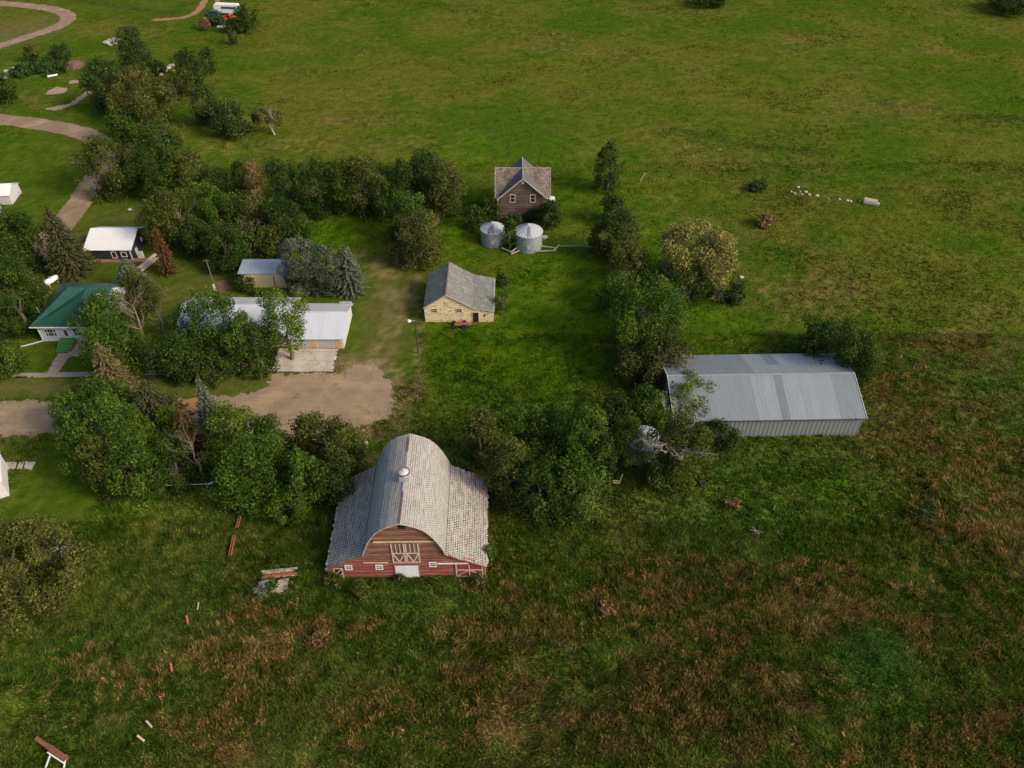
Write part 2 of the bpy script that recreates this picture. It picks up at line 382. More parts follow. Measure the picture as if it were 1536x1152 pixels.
# ---------------------------------------------------------------- shared building parts
def window(par, cx, cz, w, h, y=0.0, fm=None, mun='cross', fw=.09, face=-1, gm=None):
    """window in a wall facing -y (face=-1); pane with the frame as its sub-part"""
    fm = fm or M['white']; e = .05*face
    g = MB().bx(cx-w/2, cx+w/2, min(y, y+e*.5), max(y, y+e*.5), cz-h/2, cz+h/2).build('window', gm or M['glass'], par)
    f = MB(); a, b = min(y, y+e*1.6), max(y, y+e*1.6)
    f.bx(cx-w/2-fw, cx-w/2+.01, a, b, cz-h/2-fw, cz+h/2+fw); f.bx(cx+w/2-.01, cx+w/2+fw, a, b, cz-h/2-fw, cz+h/2+fw)
    f.bx(cx-w/2+.01, cx+w/2-.01, a, b, cz+h/2-.01, cz+h/2+fw); f.bx(cx-w/2+.01, cx+w/2-.01, a, b, cz-h/2-fw, cz-h/2+.01)
    if mun == 'cross': f.bx(cx-.03, cx+.03, a, b, cz-h/2+.01, cz+h/2-.01)
    if mun in ('cross', 'sash'): f.bx(cx-w/2+.01, cx+w/2-.01, min(y, y+e*1.3), max(y, y+e*1.3), cz-.03, cz+.03)
    f.build('frame', fm, g); return g
def sheet_roof(mb, prof, y0, y1, th=.09, ny=1):
    """a bent roof sheet: prof = [(x,z)...], swept from y0 to y1, with thickness"""
    s = 0.0
    for (ax, az), (bx, bz) in zip(prof[:-1], prof[1:]):
        L = math.hypot(bx-ax, bz-az)
        mb.face([(ax, y0, az), (ax, y1, az), (bx, y1, bz), (bx, y0, bz)][::-1] if bx > ax else [(ax, y0, az), (ax, y1, az), (bx, y1, bz), (bx, y0, bz)],
                [(y0, s+L), (y1, s+L), (y1, s), (y0, s)] if bx > ax else [(y0, s), (y1, s), (y1, s+L), (y0, s+L)])
        lo = [(ax, y0, az-th), (ax, y1, az-th), (bx, y1, bz-th), (bx, y0, bz-th)]
        mb.face(lo if bx > ax else lo[::-1])
        mb.face([(ax, y0, az), (bx, y0, bz), (bx, y0, bz-th), (ax, y0, az-th)]); mb.face([(ax, y1, az), (ax, y1, az-th), (bx, y1, bz-th), (bx, y1, bz)])
        s += L
    (ax, az), (bx, bz) = prof[0], prof[-1]
    mb.face([(ax, y0, az), (ax, y0, az-th), (ax, y1, az-th), (ax, y1, az)]); mb.face([(bx, y0, bz), (bx, y1, bz), (bx, y1, bz-th), (bx, y0, bz-th)])
    return mb

# ---------------------------------------------------------------- the red barn
def m_barnfront():
    n = N('barn_boards'); c = n.coord('UV'); ox, oy, oz = n.sep(n.coord('Object'))
    x, y, z = n.sep(c)
    f = n.math('FRACT', n.math('DIVIDE', y, .17)); gp = n.ramp(f, (0, 1), (.12, 0), (.88, 0), (1, 1))
    row = n.math('FLOOR', n.math('DIVIDE', y, .17)); w = n.new('ShaderNodeTexWhiteNoise', noise_dimensions='1D'); n.l.new(row, w.inputs['W'])
    st = n.math('ADD', n.noise(n.coord('UV', (.5, 5, 1)), 1.0, 6, .7), n.math('MULTIPLY', n.math('SUBTRACT', w.outputs[0], .5), .25))
    red = n.ramp(st, (.34, (.27, .024, .022)), (.48, (.22, .04, .034)), (.58, (.24, .10, .08)), (.70, (.32, .20, .15)))
    old = n.ramp(st, (.28, (.075, .036, .028)), (.45, (.17, .068, .045)), (.56, (.25, .13, .085)), (.70, (.34, .22, .155)))
    up = n.math('ADD', oz, n.math('MULTIPLY', n.math('SUBTRACT', n.noise(c, .8, 4, .6), .5), 1.0))
    m1 = n.ramp(n.math('MULTIPLY', up, .1), (.30, 0), (.325, 1)); ax = n.math('ABSOLUTE', ox)
    m2 = n.ramp(n.math('MULTIPLY', ax, .1), (.45, 1), (.50, .25))
    col = n.mix(red, old, n.math('MULTIPLY', m1, m2))
    col = n.mix(col, (.02, .008, .008), n.math('MULTIPLY', gp, .55)); n.bump(gp, .4, -.02)
    return n.done(col, .85)
M['barn'] = m_barnfront()
M['barnshake'] = m_shake('barn_shingles', (.41, .39, .345), (.10, .088, .075), .32, .26, .062, (.30, .215, .15), (.64, .74), .18)
M['wingshake'] = m_shake('wing_shingles', (.43, .40, .35), (.060, .045, .035), .36, .30, .085, (.20, .145, .105), (.54, .64), .28)
M['binroof2'] = m_plain('cupola_metal', (.50, .48, .45), .5, .15, 2, .1)
M['deck'] = m_plain('roof_deck', (.25, .17, .125), .9, .4, 2)
def barn():
    Y0 = 53.85; OX = -12.24
    B = empty('barn', (OX, Y0, 0), rad(.9), 'weathered red barn with an arched grey shingled roof, lean-to wings and a ridge ventilator', 'barn')
    L = lambda px, py: (PY(px, py, Y0)[0]-OX, PY(px, py, Y0)[2])
    D = 13.4
    arc = [(4.68*u, 4.7+5.5*v) for u, v in ((1, 0), (.965, .12), (.91, .25), (.82, .43), (.71, .605), (.61, .73), (.51, .825), (.32, .925), (.16, .982), (0, 1.03))]
    full = arc+[(-x, z) for x, z in arc[::-1][1:]]
    out = [(-9.1, -.4), (9.1, -.4), (9.1, 2.2), (4.6, 4.62)]+[(x*.985, z-.06) for x, z in arc[1:]]+[(-x*.985, z-.06) for x, z in arc[::-1][1:-1]]+[(-4.6, 4.62), (-9.1, 1.85)]
    MB().extr(out, 0, .16).build('wall', M['barn'], B); MB().extr(out, D-.5, D-.34).build('wall', M['barn'], B)
    MB().bx(-9.1, -8.95, .16, D-.5, -.4, 1.83).build('wall', M['barn'], B); MB().bx(8.95, 9.1, .16, D-.5, -.4, 2.15).build('wall', M['barn'], B)
    r = MB(); sheet_roof(r, full, -.32, D); r.build('roof', M['barnshake'], B)
    # wings: a deck with a shingle layer, ragged where shingles have blown off
    for sgn, ez in ((-1, 1.82), (1, 2.15)):
        prof = [(sgn*4.72, 4.66), (sgn*6.2, 3.72), (sgn*7.8, 2.83), (sgn*9.35, ez)]
        if sgn < 0: prof = prof[::-1]
        dk = MB(); sheet_roof(dk, prof, -.2, D-.15, .08); dko = dk.build('roof', M['deck'], B)
        sh = MB(); nx, ny = 16, 46; sl = math.hypot(4.6, 2.8)
        def pt(i, j):
            t = i/nx*3; k = min(int(t), 2); q = t-k; pr = prof if sgn > 0 else prof[::-1]
            x = pr[k][0]*(1-q)+pr[k+1][0]*q; z = pr[k][1]*(1-q)+pr[k+1][1]*q+.05
            y = -.3+(D+.25)*j/ny
            if i == nx: x += sgn*random.Random(j*7+sgn).uniform(-.05, .22)
            if j in (0, ny): y += random.Random(i*13+sgn+j).uniform(-.12, .12)
            return (x, y, z)
        for i in range(nx):
            for j in range(ny):
                back = max(0, (j/ny-.78)/.22); edge = i/nx
                back2 = max(0, (j/ny-.55)/.45) if sgn < 0 else max(0, (j/ny-.72)/.28)
                pz = .9*back2*edge**2+(.5 if back > .9 and edge > .5 else 0)+(.03 if edge > .3 else .005)
                if random.random() < pz: continue
                q = [pt(i, j), pt(i+1, j), pt(i+1, j+1), pt(i, j+1)]
                u = [(p[1], e/nx*sl) for p, e in zip(q, (i, i+1, i+1, i))]
                q, u = (q, u) if sgn > 0 else (q[::-1], u[::-1])
                sh.face(q, u); sh.face([(a, b, c-.03) for a, b, c in q[::-1]])
        sh.build('shingles', M['wingshake'], dko)
    rc = MB()
    for k in range(34):
        y = -.25+k*D/34
        if 7.4 < y < 9.9: continue
        if 2.2 < y < 13.4 and random.random() < .12: continue
        rc.box((0, y+.2, 10.39), (.15, D/34*1.02, .07), 0)
    rc.build('ridge_cap', M['rust'], B)
    MB().bx(-.10, .10, 4.2, 5.6, 10.40, 10.45).build('ridge_cap', M['galv'], B)
    # ventilator
    v = MB().bx(-.55, .55, 5.7, 6.8, 9.8, 10.95).build('ventilator', M['galv'], B)
    MB().lathe((0, 6.22, 0), [(.001, 10.96), (.42, 10.96), (.42, 11.35), (.62, 11.38), (.62, 11.46), (.35, 11.62), (.12, 11.68), (.10, 11.8), (.001, 11.82)], 20).build('cap', M['binroof2'], v)
    MB().lathe((0, 6.22, 0), [(.60, 11.36), (.70, 11.36), (.70, 11.50), (.60, 11.50), (.60, 11.36)], 20).build('rim', M['rust'], v)
    # arch trim along the front edge of the roof
    t = MB()
    for (ax, az), (bx, bz) in zip(full[:-1], full[1:]): t.beam((ax*1.0, -.34, az-.05), (bx, -.34, bz-.05), .07, .12)
    t.build('verge_trim', M['greywood'], B)
    t = MB(); t.beam((4.72, -.27, 4.45), (9.3, -.27, 2.05), .06, .16); t.build('verge_trim', M['redwood'], B)
    t = MB(); t.beam((-4.72, -.27, 4.45), (-9.3, -.27, 1.74), .06, .16); t.build('verge_trim', M['redwood'], B)
    # openings; hay vent is a flat panel with inner shade painted in
    x, z = L(602.5, 790); MB().bx(x-.42, x+.42, -.05, -.003, z-.33, z+.33).build('hay_vent', M['dark'], B)
    for q in (523, 569, 649):
        x, z = L(q, 850 if q < 640 else 847); window(B, x, z, .62, .62, 0, None, 'cross' if q < 640 else 'sash', .13)
    # loft doors
    x0, z1 = L(585, 815); x1, z0 = L(631, 843); xm = (x0+x1)/2
    for a, b in ((x0, xm-.03), (xm+.03, x1)):
        d = MB().bx(a, b, -.07, -.003, z0, z1).build('loft_door', M['loft'], B)
        t = MB(); w = .15
        for s_ in (a+w/2, b-w/2, a+(b-a)*.36, a+(b-a)*.66):
            t.bx(s_-(w if s_ in (a+w/2, b-w/2) else .09)/2, s_+(w if s_ in (a+w/2, b-w/2) else .09)/2, -.11, -.072, z0 if s_ in (a+w/2, b-w/2) else (z0+z1)/2+.1, z1)
        zm = (z0+z1)/2; t.bx(a+w, b-w, -.112, -.072, zm-.07, zm+.07); t.bx(a+w, b-w, -.112, -.072, z0, z0+.12)
        m = (a+b)/2
        t.beam((a+w, -.095, zm-.07), (m, -.095, z0+.15), .04, .12); t.beam((b-w, -.095, zm-.07), (m, -.095, z0+.15), .04, .12)
        t.build('brace', M['pinkwood'], d)
    xa, za = L(560, 813); xb, zb = L(652, 813); MB().beam((xa, -.10, za+.15), (xb, -.10, za+.15), .1, .17).build('door_rail', M['lightwood'], B)
    xa, za = L(545, 843); xb, zb = L(582, 844); MB().beam((xa, -.05, za), (xb, -.05, za-.05), .07, .09).build('trim_board', M['lightwood'], B)
    # white sheet-metal sliding door with red edges
    x0, z1 = L(592.5, 848); x1, _ = L(627, 848)
    d = MB().bx(x0, x1, -.12, -.05, -.1, z1).build('sliding_door', M['whiterib'], B)
    MB().bx(x0-.16, x0-.01, -.09, -.002, -.1, z1+.1).build('edge_board', M['redwood'], d); MB().bx(x1+.01, x1+.16, -.09, -.002, -.1, z1+.1).build('edge_board', M['redwood'], d)
    # right sliding door with white braces and its rail
    x0, z1 = L(683, 847); x1, _ = L(724, 847)
    d = MB().bx(x0, x1, -.09, -.02, -.05, z1).build('stable_door', M['reddoor'], B)
    t = MB(); zm = z1*.55
    t.bx(x0, x0+.12, -.13, -.092, 0, z1).bx(x1-.12, x1, -.13, -.092, 0, z1).bx(x0+.12, x1-.12, -.13, -.092, zm-.06, zm+.06).bx(x0+.12, x1-.12, -.13, -.092, 0, .12)
    xm = (x0+x1)/2; t.bx(xm-.06, xm+.06, -.135, -.095, .12, z1-.1)
    for a, b in ((x0+.12, xm-.06), (x1-.12, xm+.06)): t.beam((a, -.11, .12), (b, -.11, zm), .035, .1)
    t.build('brace', M['pinkwood'], d)
    xa, za = L(656, 845); xb, zb = L(703, 844); MB().beam((xa, -.12, za), (xb, -.12, za), .1, .16).build('door_rail', M['white'], B)
    # left stall gate
    x0, z1 = L(500, 851); x1, _ = L(514, 851)
    d = MB().bx(x0, x1, -.06, -.01, -.05, z1+.1).build('stall_gate', M['dark'], B)
    t = MB(); t.bx(x0, x0+.13, -.12, -.07, 0, z1+.1).bx(x1-.13, x1, -.12, -.07, 0, z1+.1).bx(x0+.13, x1-.13, -.12, -.07, z1, z1+.1)
    t.beam((x0+.13, -.1, .1), (x1-.13, -.1, z1*.55), .04, .12); t.beam((x0+.13, -.1, .7), (x1-.13, -.1, z1), .04, .12); t.bx(x0+.13, x1-.13, -.12, -.07, .05, .14)
    t.build('brace', M['pinkwood'], d)
    MB().bx(9.1, 9.16, -.02, .2, -.3, 2.1).build('corner_board', M['lightwood'], B); MB().bx(-9.17, -9.1, -.02, .2, -.3, 1.78).build('corner_board', M['lightwood'], B)
M['loft'] = m_board('loft_door_boards', (.12, .055, .045), (.22, .15, .12), .2, (.4, .65), False, .6)
M['pinkwood'] = m_plain('faded_pink_trim', (.50, .38, .30), .85, .2, 3)
M['whiterib'] = m_rib('white_ribbed_metal', (.66, .67, .68), .28, var=.03)
M['reddoor'] = m_board('red_door_boards', (.22, .03, .028), (.22, .10, .08), .16, (.5, .7), True, .6)
barn()

# ---------------------------------------------------------------- the peeling yellow shed
M['peel'] = m_board('peeling_yellow_boards', (.72, .54, .29), (.76, .64, .43), .34, (.4, .6), True, .45, (.13, .065, .035), (.53, .60))
M['greyshake'] = m_shake('grey_shingles', (.225, .222, .19), (.07, .07, .065), .26, .38, .06, (.32, .30, .25), (.5, .72), .45, .6)
def woodshed():
    Y0 = 102.9; OX = -8.6
    B = empty('wooden_shed', (OX, Y0, 0), 0, 'peeling yellow wooden shed with a lopsided grey shingled roof', 'shed')
    L = lambda px, py: (PY(px, py, Y0)[0]-OX, PY(px, py, Y0)[2])
    eL, pk, bk, eR = (-5.72, 3.0), (-1.92, 5.55), (2.2, 3.05), (5.68, 2.35); D = 9.3
    out = [(-5.6, -.4), (5.55, -.4), (5.55, 2.3), (2.2, 2.98), (-1.92, 5.48), (-5.6, 3.0)]
    MB().extr(out, 0, .15).build('wall', M['peel'], B); MB().extr(out, D-.5, D-.35).build('wall', M['peel'], B)
    MB().bx(-5.6, -5.45, .15, D-.5, -.4, 3.0).build('wall', M['peel'], B); MB().bx(5.4, 5.55, .15, D-.5, -.4, 2.28).build('wall', M['peel'], B)
    r = MB(); sheet_roof(r, [eL, (-1.92, 5.6)], -.2, D, .09); r.build('roof', M['greyshake'], B)
    r = MB(); sheet_roof(r, [(-1.915, 5.6), (.4, 4.1), bk, eR], -.2, D, .09); r.build('roof', M['greyshake'], B)
    MB().beam((-1.92, -.22, 5.62), (-1.92, D+.02, 5.62), .2, .06).build('ridge_cap', M['redshake'], B)
    t = MB(); 
    for a, b in ((eL, (-1.92, 5.6)), ((-1.92, 5.6), bk), (bk, eR)): t.beam((a[0], -.22, a[1]-.06), (b[0], -.22, b[1]-.06), .05, .13)
    t.build('verge_trim', M['lightwood'], B)
    MB().beam((5.7, -.2, 2.31), (5.7, D, 2.31), .06, .1).build('eave_trim', M['white'], B)
    for q in (652, 688.5):
        x, z = L(q, 465.5); window(B, x, z, .8, .62, 0, M['lightwood'], 'cross', .05)
    x, z = L(669.8, 456); MB().bx(x-.33, x+.33, -.05, -.003, z-.42, z+.42).build('loft_hatch', M['lightwood'], B)
    x0, z1 = L(709, 469); x1, _ = L(717.5, 469); MB().bx(x0, x1, -.04, -.003, -.1, z1).build('doorway_panel', M['dark'], B)  # flat dark panel painted as interior shade, the wall is not cut
    MB().bx(x0-.1, x0-.01, -.06, -.002, 0, z1+.1).bx(x1+.01, x1+.1, -.06, -.002, 0, z1+.1).bx(x0-.01, x1+.01, -.06, -.002, z1+.01, z1+.1).build('door_frame', M['lightwood'], B)
    x, z = L(727, 473); MB().bx(x-.12, x+.12, -.04, -.003, z-.25, z+.25).build('wall_vent', M['dark'], B)
    # red implement leaning at the wall, in the weeds
M['redshake'] = m_plain('reddish_ridge_boards', (.22, .12, .085), .9, .35, 3)
woodshed()
def implement():
    x, y, _ = P(694, 489); C = empty('farm_cart', (x, y-.3, hz(x, y)), rad(4), 'old red farm cart with black wheels in front of the yellow shed', 'cart')
    MB().bx(-1.3, 1.5, -.35, .4, .5, .6).bx(-1.3, 1.5, -.38, -.33, .6, .75).build('bed', M['redwood'], C)
    MB().beam((1.6, 0, .55), (3.0, -.1, .25), .09, .09).build('tongue', M['rust'], C)
    for wx in (-1.4, .3):
        for wy in (-.62, .55):
            w = MB(); w.tube((wx, wy, .42), (wx, wy+.14, .42), .42, .42, 14); w.build('wheel', M['tire'], C)
implement()

# ---------------------------------------------------------------- the abandoned house
M['brownboard'] = m_board('bare_brown_boards', (.078, .046, .034), (.20, .145, .115), .20, (.45, .68), True, .5, (.34, .28, .22), (.64, .72))
M['pinkshake'] = m_shake('mottled_shingles', (.27, .21, .17), (.07, .045, .04), .42, .42, .09, (.10, .07, .065), (.47, .56), .6)
M['slateshake'] = m_shake('dark_shingles', (.13, .115, .115), (.05, .045, .045), .4, .3, .03, None, var=.3)
def house():
    Y0 = 135.6; OX = 2.05
    B = empty('abandoned_house', (OX, Y0, 0), 0, 'abandoned two-storey farmhouse with bare brown boards and a mottled cross-gabled roof', 'house')
    e, rz, hw, D = 4.55, 8.9, 5.0, 7.8
    g = [(-4.7, -.5), (4.7, -.5), (4.7, e+.1), (0, rz-.15), (-4.7, e+.1)]
    MB().extr(g, 0, .2).build('wall', M['brownboard'], B); MB().extr(g, D-.2, D).build('wall', M['brownboard'], B)
    for s in (-1, 1):
        w = MB(); x = s*4.7
        w.face([(x, .2, -.5), (x, D-.2, -.5), (x, D-.2, e), (x, D/2, rz-.2), (x, .2, e)] if s > 0 else [(x, .2, -.5), (x, .2, e), (x, D/2, rz-.2), (x, D-.2, e), (x, D-.2, -.5)])
        x -= s*.2
        w.face([(x, .2, -.5), (x, D-.2, -.5), (x, D-.2, e), (x, D/2, rz-.2), (x, .2, e)] if s < 0 else [(x, .2, -.5), (x, .2, e), (x, D/2, rz-.2), (x, D-.2, e), (x, D-.2, -.5)])
        w.build('wall', M['brownboard'], B)
    r = MB(); th = .1
    def slope(p, q, r_, s_): r.slab([p, q, r_, s_], th)
    # main roof, ridge along x
    slope((-hw-.25, .06, e+.07), (hw+.25, .06, e+.07), (hw+.25, D/2, rz), (-hw-.25, D/2, rz)); slope((-hw-.25, D/2, rz), (hw+.25, D/2, rz), (hw+.25, D+.3, e), (-hw-.25, D+.3, e))
    r.build('roof', M['pinkshake'], B)
    r2 = MB(); E = .07
    r2.slab([(-4.2, -.45, e+.75), (0, -.45, rz+E), (0, D+.4, rz+E), (-4.2, D+.4, e+.75)][::-1], .1); r2.slab([(0, -.45, rz+E), (4.2, -.45, e+.75), (4.2, D+.4, e+.75), (0, D+.4, rz+E)][::-1], .1)
    r2.build('gable_roof', M['slateshake'], B)
    t = MB(); t.beam((0, -.5, rz+.1), (0, D+.45, rz+.1), .16, .07); t.build('ridge_cap', M['galv'], B)
    t = MB()
    for s in (-1, 1): t.beam((0, -.5, rz-.02), (s*4.9, -.5, e+.02), .07, .2)
    t.build('verge_trim', M['greywood'], B)
    t = MB()
    for s in (-1, 1):
        t = MB(); x = s*(hw+.28); t.beam((x, .06, e+.07), (x, D/2, rz+.02), .08, .14); t.beam((x, D/2, rz+.02), (x, D+.3, e), .08, .14); t.build('verge_trim', M['greywood'], B)
    t = MB(); t.beam((-hw-.25, D/2, rz+.05), (-.2, D/2, rz+.05), .12, .06); t.build('ridge_cap', M['greywood'], B); t = MB(); t.beam((.2, D/2, rz+.05), (hw+.25, D/2, rz+.05), .12, .06)
    t.build('ridge_cap', M['greywood'], B)
    for q in (769, 799):
        a = PY(q, 298, Y0); window(B, a[0]-OX, a[2]+.05, .78, 1.45, 0, M['greywood'], 'sash', .16)
    MB().bx(-.28, .28, -.06, -.003, rz-1.3, rz-.65).build('gable_vent', M['white'], B)
    MB().bx(4.7, 4.82, -.05, .15, -.4, e).build('corner_board', M['greywood'], B); MB().bx(-4.82, -4.7, -.05, .15, -.4, e).build('corner_board', M['greywood'], B)
    s = MB().slab([(4.75, .2, 4.25), (6.2, .2, 4.05), (6.2, 1.7, 4.05), (4.75, 1.7, 4.25)], .12); s.bx(6.05, 6.15, .3, .4, -.3, 3.9); s.bx(6.05, 6.15, 1.5, 1.6, -.3, 3.9)
    s.build('side_porch', M['white'], B)
    MB().bx(2.4, 3.1, 5.6, 6.2, 6.4, 8.3).build('chimney', M['rust'], B)
house()

# ---------------------------------------------------------------- grain bins
M['binwall'] = m_rib('corrugated_bin_wall', (.38, .41, .42), .1, None, sheet=2.6, var=.08, rough=.5, metal=.35)
M['binroof'] = m_plain('bin_roof', (.42, .435, .45), .45, .10, 1.0, .15)
def grain_bin(px, py, rad_, wall_h, roof_h, label, rust_bits=True, group='grain bins'):
    c = P(px, py); x, y = c[0], c[1]+rad_
    B = empty('grain_bin', (x, y, hz(x, y)), 0, label, 'grain bin', group)
    w = MB(); prof = [(rad_, -.3)]; n = int(wall_h/.12)
    for i in range(n+1): prof.append((rad_+(.02 if i % 2 else 0), wall_h*i/n))
    w.lathe((0, 0, 0), prof, 40); w.build('wall', M['binwall'], B)
    r = MB(); n = 24
    for i in range(n):
        t0, t1 = 2*PI*i/n, 2*PI*(i+1)/n; R0 = rad_+.12
        a = (R0*math.cos(t0), R0*math.sin(t0), wall_h-.05); b = (R0*math.cos(t1), R0*math.sin(t1), wall_h-.05)
        p = (.28*math.cos(t0), .28*math.sin(t0), wall_h+roof_h); q = (.28*math.cos(t1), .28*math.sin(t1), wall_h+roof_h)
        r.face([a, b, q, p]); r.beam((a[0], a[1], a[2]+.03), (p[0], p[1], p[2]+.03), .05, .05)
    r.build('roof', M['binroof'], B)
    MB().lathe((0, 0, wall_h+roof_h-.03), [(.3, 0), (.34, .08), (.30, .15), (.001, .2)], 14).build('cap', M['binroof'], B)
    MB().lathe((0, 0, wall_h), [(rad_+.1, -.12), (rad_+.16, -.08), (rad_+.14, -.02)], 40).build('eave_ring', M['galv'], B)
    t = MB(); dr = roof_h/(rad_-.2); s = -PI/2
    for off in (-.22, .22):
        t.beam((off, -rad_-.05, wall_h+.06), (off*.6, -.5, wall_h+roof_h*.9+.04), .06, .06)
    for k in range(1, 6):
        f = k/6; t.beam((-.22*(1-.4*f), -rad_+(rad_-.5)*f, wall_h+.08+roof_h*.86*f), (.22*(1-.4*f), -rad_+(rad_-.5)*f, wall_h+.08+roof_h*.86*f), .06, .06)
    t.build('roof_ladder', M['rust'], B)
    if rust_bits: MB().slab([(-.75, -rad_-.02, wall_h+.12), (-.5, -rad_-.02, wall_h+.12), (-.3, -.9, wall_h+roof_h*.76), (-.42, -.9, wall_h+roof_h*.76)], .04).build('roof_hatch', M['rust'], B)
    d = MB().bx(-.42, .42, -rad_-.08, -rad_+.1, .7, 1.6).build('hatch_door', M['galv'], B); MB().bx(-.1, .1, -rad_-.14, -rad_-.085, .95, 1.35).build('handle', M['white'], d)
grain_bin(739, 371, 2.2, 3.0, 1.1, 'left-hand of the two grey steel grain bins in front of the abandoned house')
grain_bin(793, 380, 2.5, 3.35, 1.25, 'right-hand of the two grey steel grain bins in front of the abandoned house', False)
grain_bin(966, 701, 2.35, 3.3, 1.15, 'grey steel grain bin half hidden under trees beside the long metal shed', False)

# ---------------------------------------------------------------- the long metal shed
M['shedroof'] = m_rib('shed_roof_metal', (.172, .192, .205), .34, None, rough=.5, sheet=1.0, var=.05, depth=.04, duty=.14, ribk=.86)
M['shedroof2'] = m_rib('shed_roof_metal_pale', (.215, .238, .252), .34, None, rough=.5, sheet=1.0, var=.05, depth=.04, duty=.14, ribk=.86)
M['shedroof3'] = m_rib('shed_roof_metal_dark', (.140, .158, .170), .34, None, rough=.55, sheet=1.0, var=.05, depth=.04, duty=.14, ribk=.86)
M['shedwall'] = m_rib('shed_wall_metal', (.17, .19, .18), .6, None, rough=.6, sheet=.9, var=.08, depth=.06, duty=.3, ribk=.72)
def metal_shed():
    ox, oy = 22.35, 76.7
    B = empty('metal_shed', (ox, oy, 0), rad(1.3), 'long pale grey metal shed with a low gabled roof', 'shed')
    L, D, e, rz = 25.9, 13.4, 3.45, 5.55
    w = MB(); w.bx(0, L, 0, .12, -.5, e-.06).bx(0, L, D-.12, D, -.5, e-.06); w.build('wall', M['shedwall'], B)
    for x in (0, L-.12):
        w = MB(); o = [(0, -.5), (D, -.5), (D, e-.06), (D/2, rz-.08), (0, e-.06)]
        for X, fl in ((x, 1), (x+.12, 0)):
            q = [(X, min(max(a, .12), D-.12), z) for a, z in o]; w.face(q[::-1] if fl else q)
        w.build('gable_wall', M['shedwall'], B)
    def panel(x0, x1, side, mat, dz=0, t0=0.0, t1=1.0):
        m = MB()
        ya, yb = (-.3, D/2) if side == 0 else (D+.3, D/2)
        za = e-.12; lerp = lambda a, b, t: a+(b-a)*t
        p = [(x0, lerp(ya, yb, t0), lerp(za, rz, t0)+dz), (x1, lerp(ya, yb, t0), lerp(za, rz, t0)+dz), (x1, lerp(ya, yb, t1), lerp(za, rz, t1)+dz), (x0, lerp(ya, yb, t1), lerp(za, rz, t1)+dz)]
        if side: p = p[::-1]
        return m.slab(p, .07 if not dz else .012).build('roof' if not dz else 'roof_panel', mat, B)
    cuts = [(-.3, 11.4, 'shedroof'), (11.4, 14.6, 'shedroof2'), (14.6, 15.8, 'shedroof3'), (15.8, 22.7, 'shedroof2'), (22.7, L+.3, 'shedroof')]
    for a, b, m in cuts: panel(a, b, 0, M[m])
    cuts = [(-.3, 12.2, 'shedroof'), (12.2, 15.0, 'shedroof2'), (15.0, 16.6, 'shedroof2'), (16.6, 24.3, 'shedroof2'), (24.3, L+.3, 'shedroof')]
    for a, b, m in cuts: panel(a, b, 1, M[m])
    panel(15.0, 16.6, 1, M['shedroof3'], .015, 0, .55)
    MB().slab([(-.32, D/2-.22, rz-.02), (L+.32, D/2-.22, rz-.02), (L+.32, D/2, rz+.06), (-.32, D/2, rz+.06)], .03).slab([(-.32, D/2, rz+.06), (L+.32, D/2, rz+.06), (L+.32, D/2+.22, rz-.02), (-.32, D/2+.22, rz-.02)], .03).build('ridge_cap', M['shedroof2'], B)
    t = MB()
    for x in (-.32, L+.32): t.beam((x, -.3, e-.12), (x, D/2, rz), .06, .16); t.beam((x, D/2, rz), (x, D+.3, e-.12), .06, .16)
    t.build('verge_trim', M['white'], B)
    MB().beam((-.3, -.34, e-.2), (L+.3, -.34, e-.2), .08, .1).build('eave_trim', M['pole'], B)
    MB().bx(L-1.3, L-1.1, -.4, -.33, e-.3, e-.05).build('gutter_bracket', M['pole'], B)
    MB().bx(-.06, -.003, 4.2, 9.2, -.2, 3.1).build('sliding_door', M['shedroof3'], B)
metal_shed()

# ---------------------------------------------------------------- the long white-roofed workshop
M['wroof'] = m_rib('white_roof_metal', (.50, .515, .56), .26, None, rough=.4, sheet=1.0, var=.03)
M['wroof2'] = m_rib('cream_roof_metal', (.50, .49, .475), .3, None, rough=.4, sheet=1.0, var=.02)
M['sidingw'] = m_board('white_siding', (.50, .50, .50), (.45, .44, .42), .2, (.4, .7), True, .2)
def gable_building(name, label, cat, x0, x1, y0, D, e, rz, roofm, wallm, ridge=.5, rz_rot=0.0, ov=.35, backm=None):
    B = empty(name, (x0, y0, 0), rz_rot, label, cat); L = x1-x0; ry = D*ridge
    MB().bx(0, L, 0, .15, -.4, e-.05).build('wall', wallm, B); MB().bx(0, L, D-.15, D, -.4, e-.05).build('wall', wallm, B)
    for x in (0, L-.15):
        w = MB(); o = [(.15, -.4), (D-.15, -.4), (D-.15, e-.05), (ry, rz-.1), (.15, e-.05)]
        w.face([(x, a, z) for a, z in o][::-1]); w.face([(x+.15, a, z) for a, z in o]); w.build('gable_wall', wallm, B)
    s1 = (rz-e)/ry; s2 = (rz-e)/(D-ry)
    MB().slab([(-ov, -ov, e-ov*s1), (L+ov, -ov, e-ov*s1), (L+ov, ry, rz), (-ov, ry, rz)], .1).build('roof', roofm, B)
    MB().slab([(-ov, ry, rz), (L+ov, ry, rz), (L+ov, D+ov, e-ov*s2), (-ov, D+ov, e-ov*s2)], .1).build('roof', backm or roofm, B)
    return B
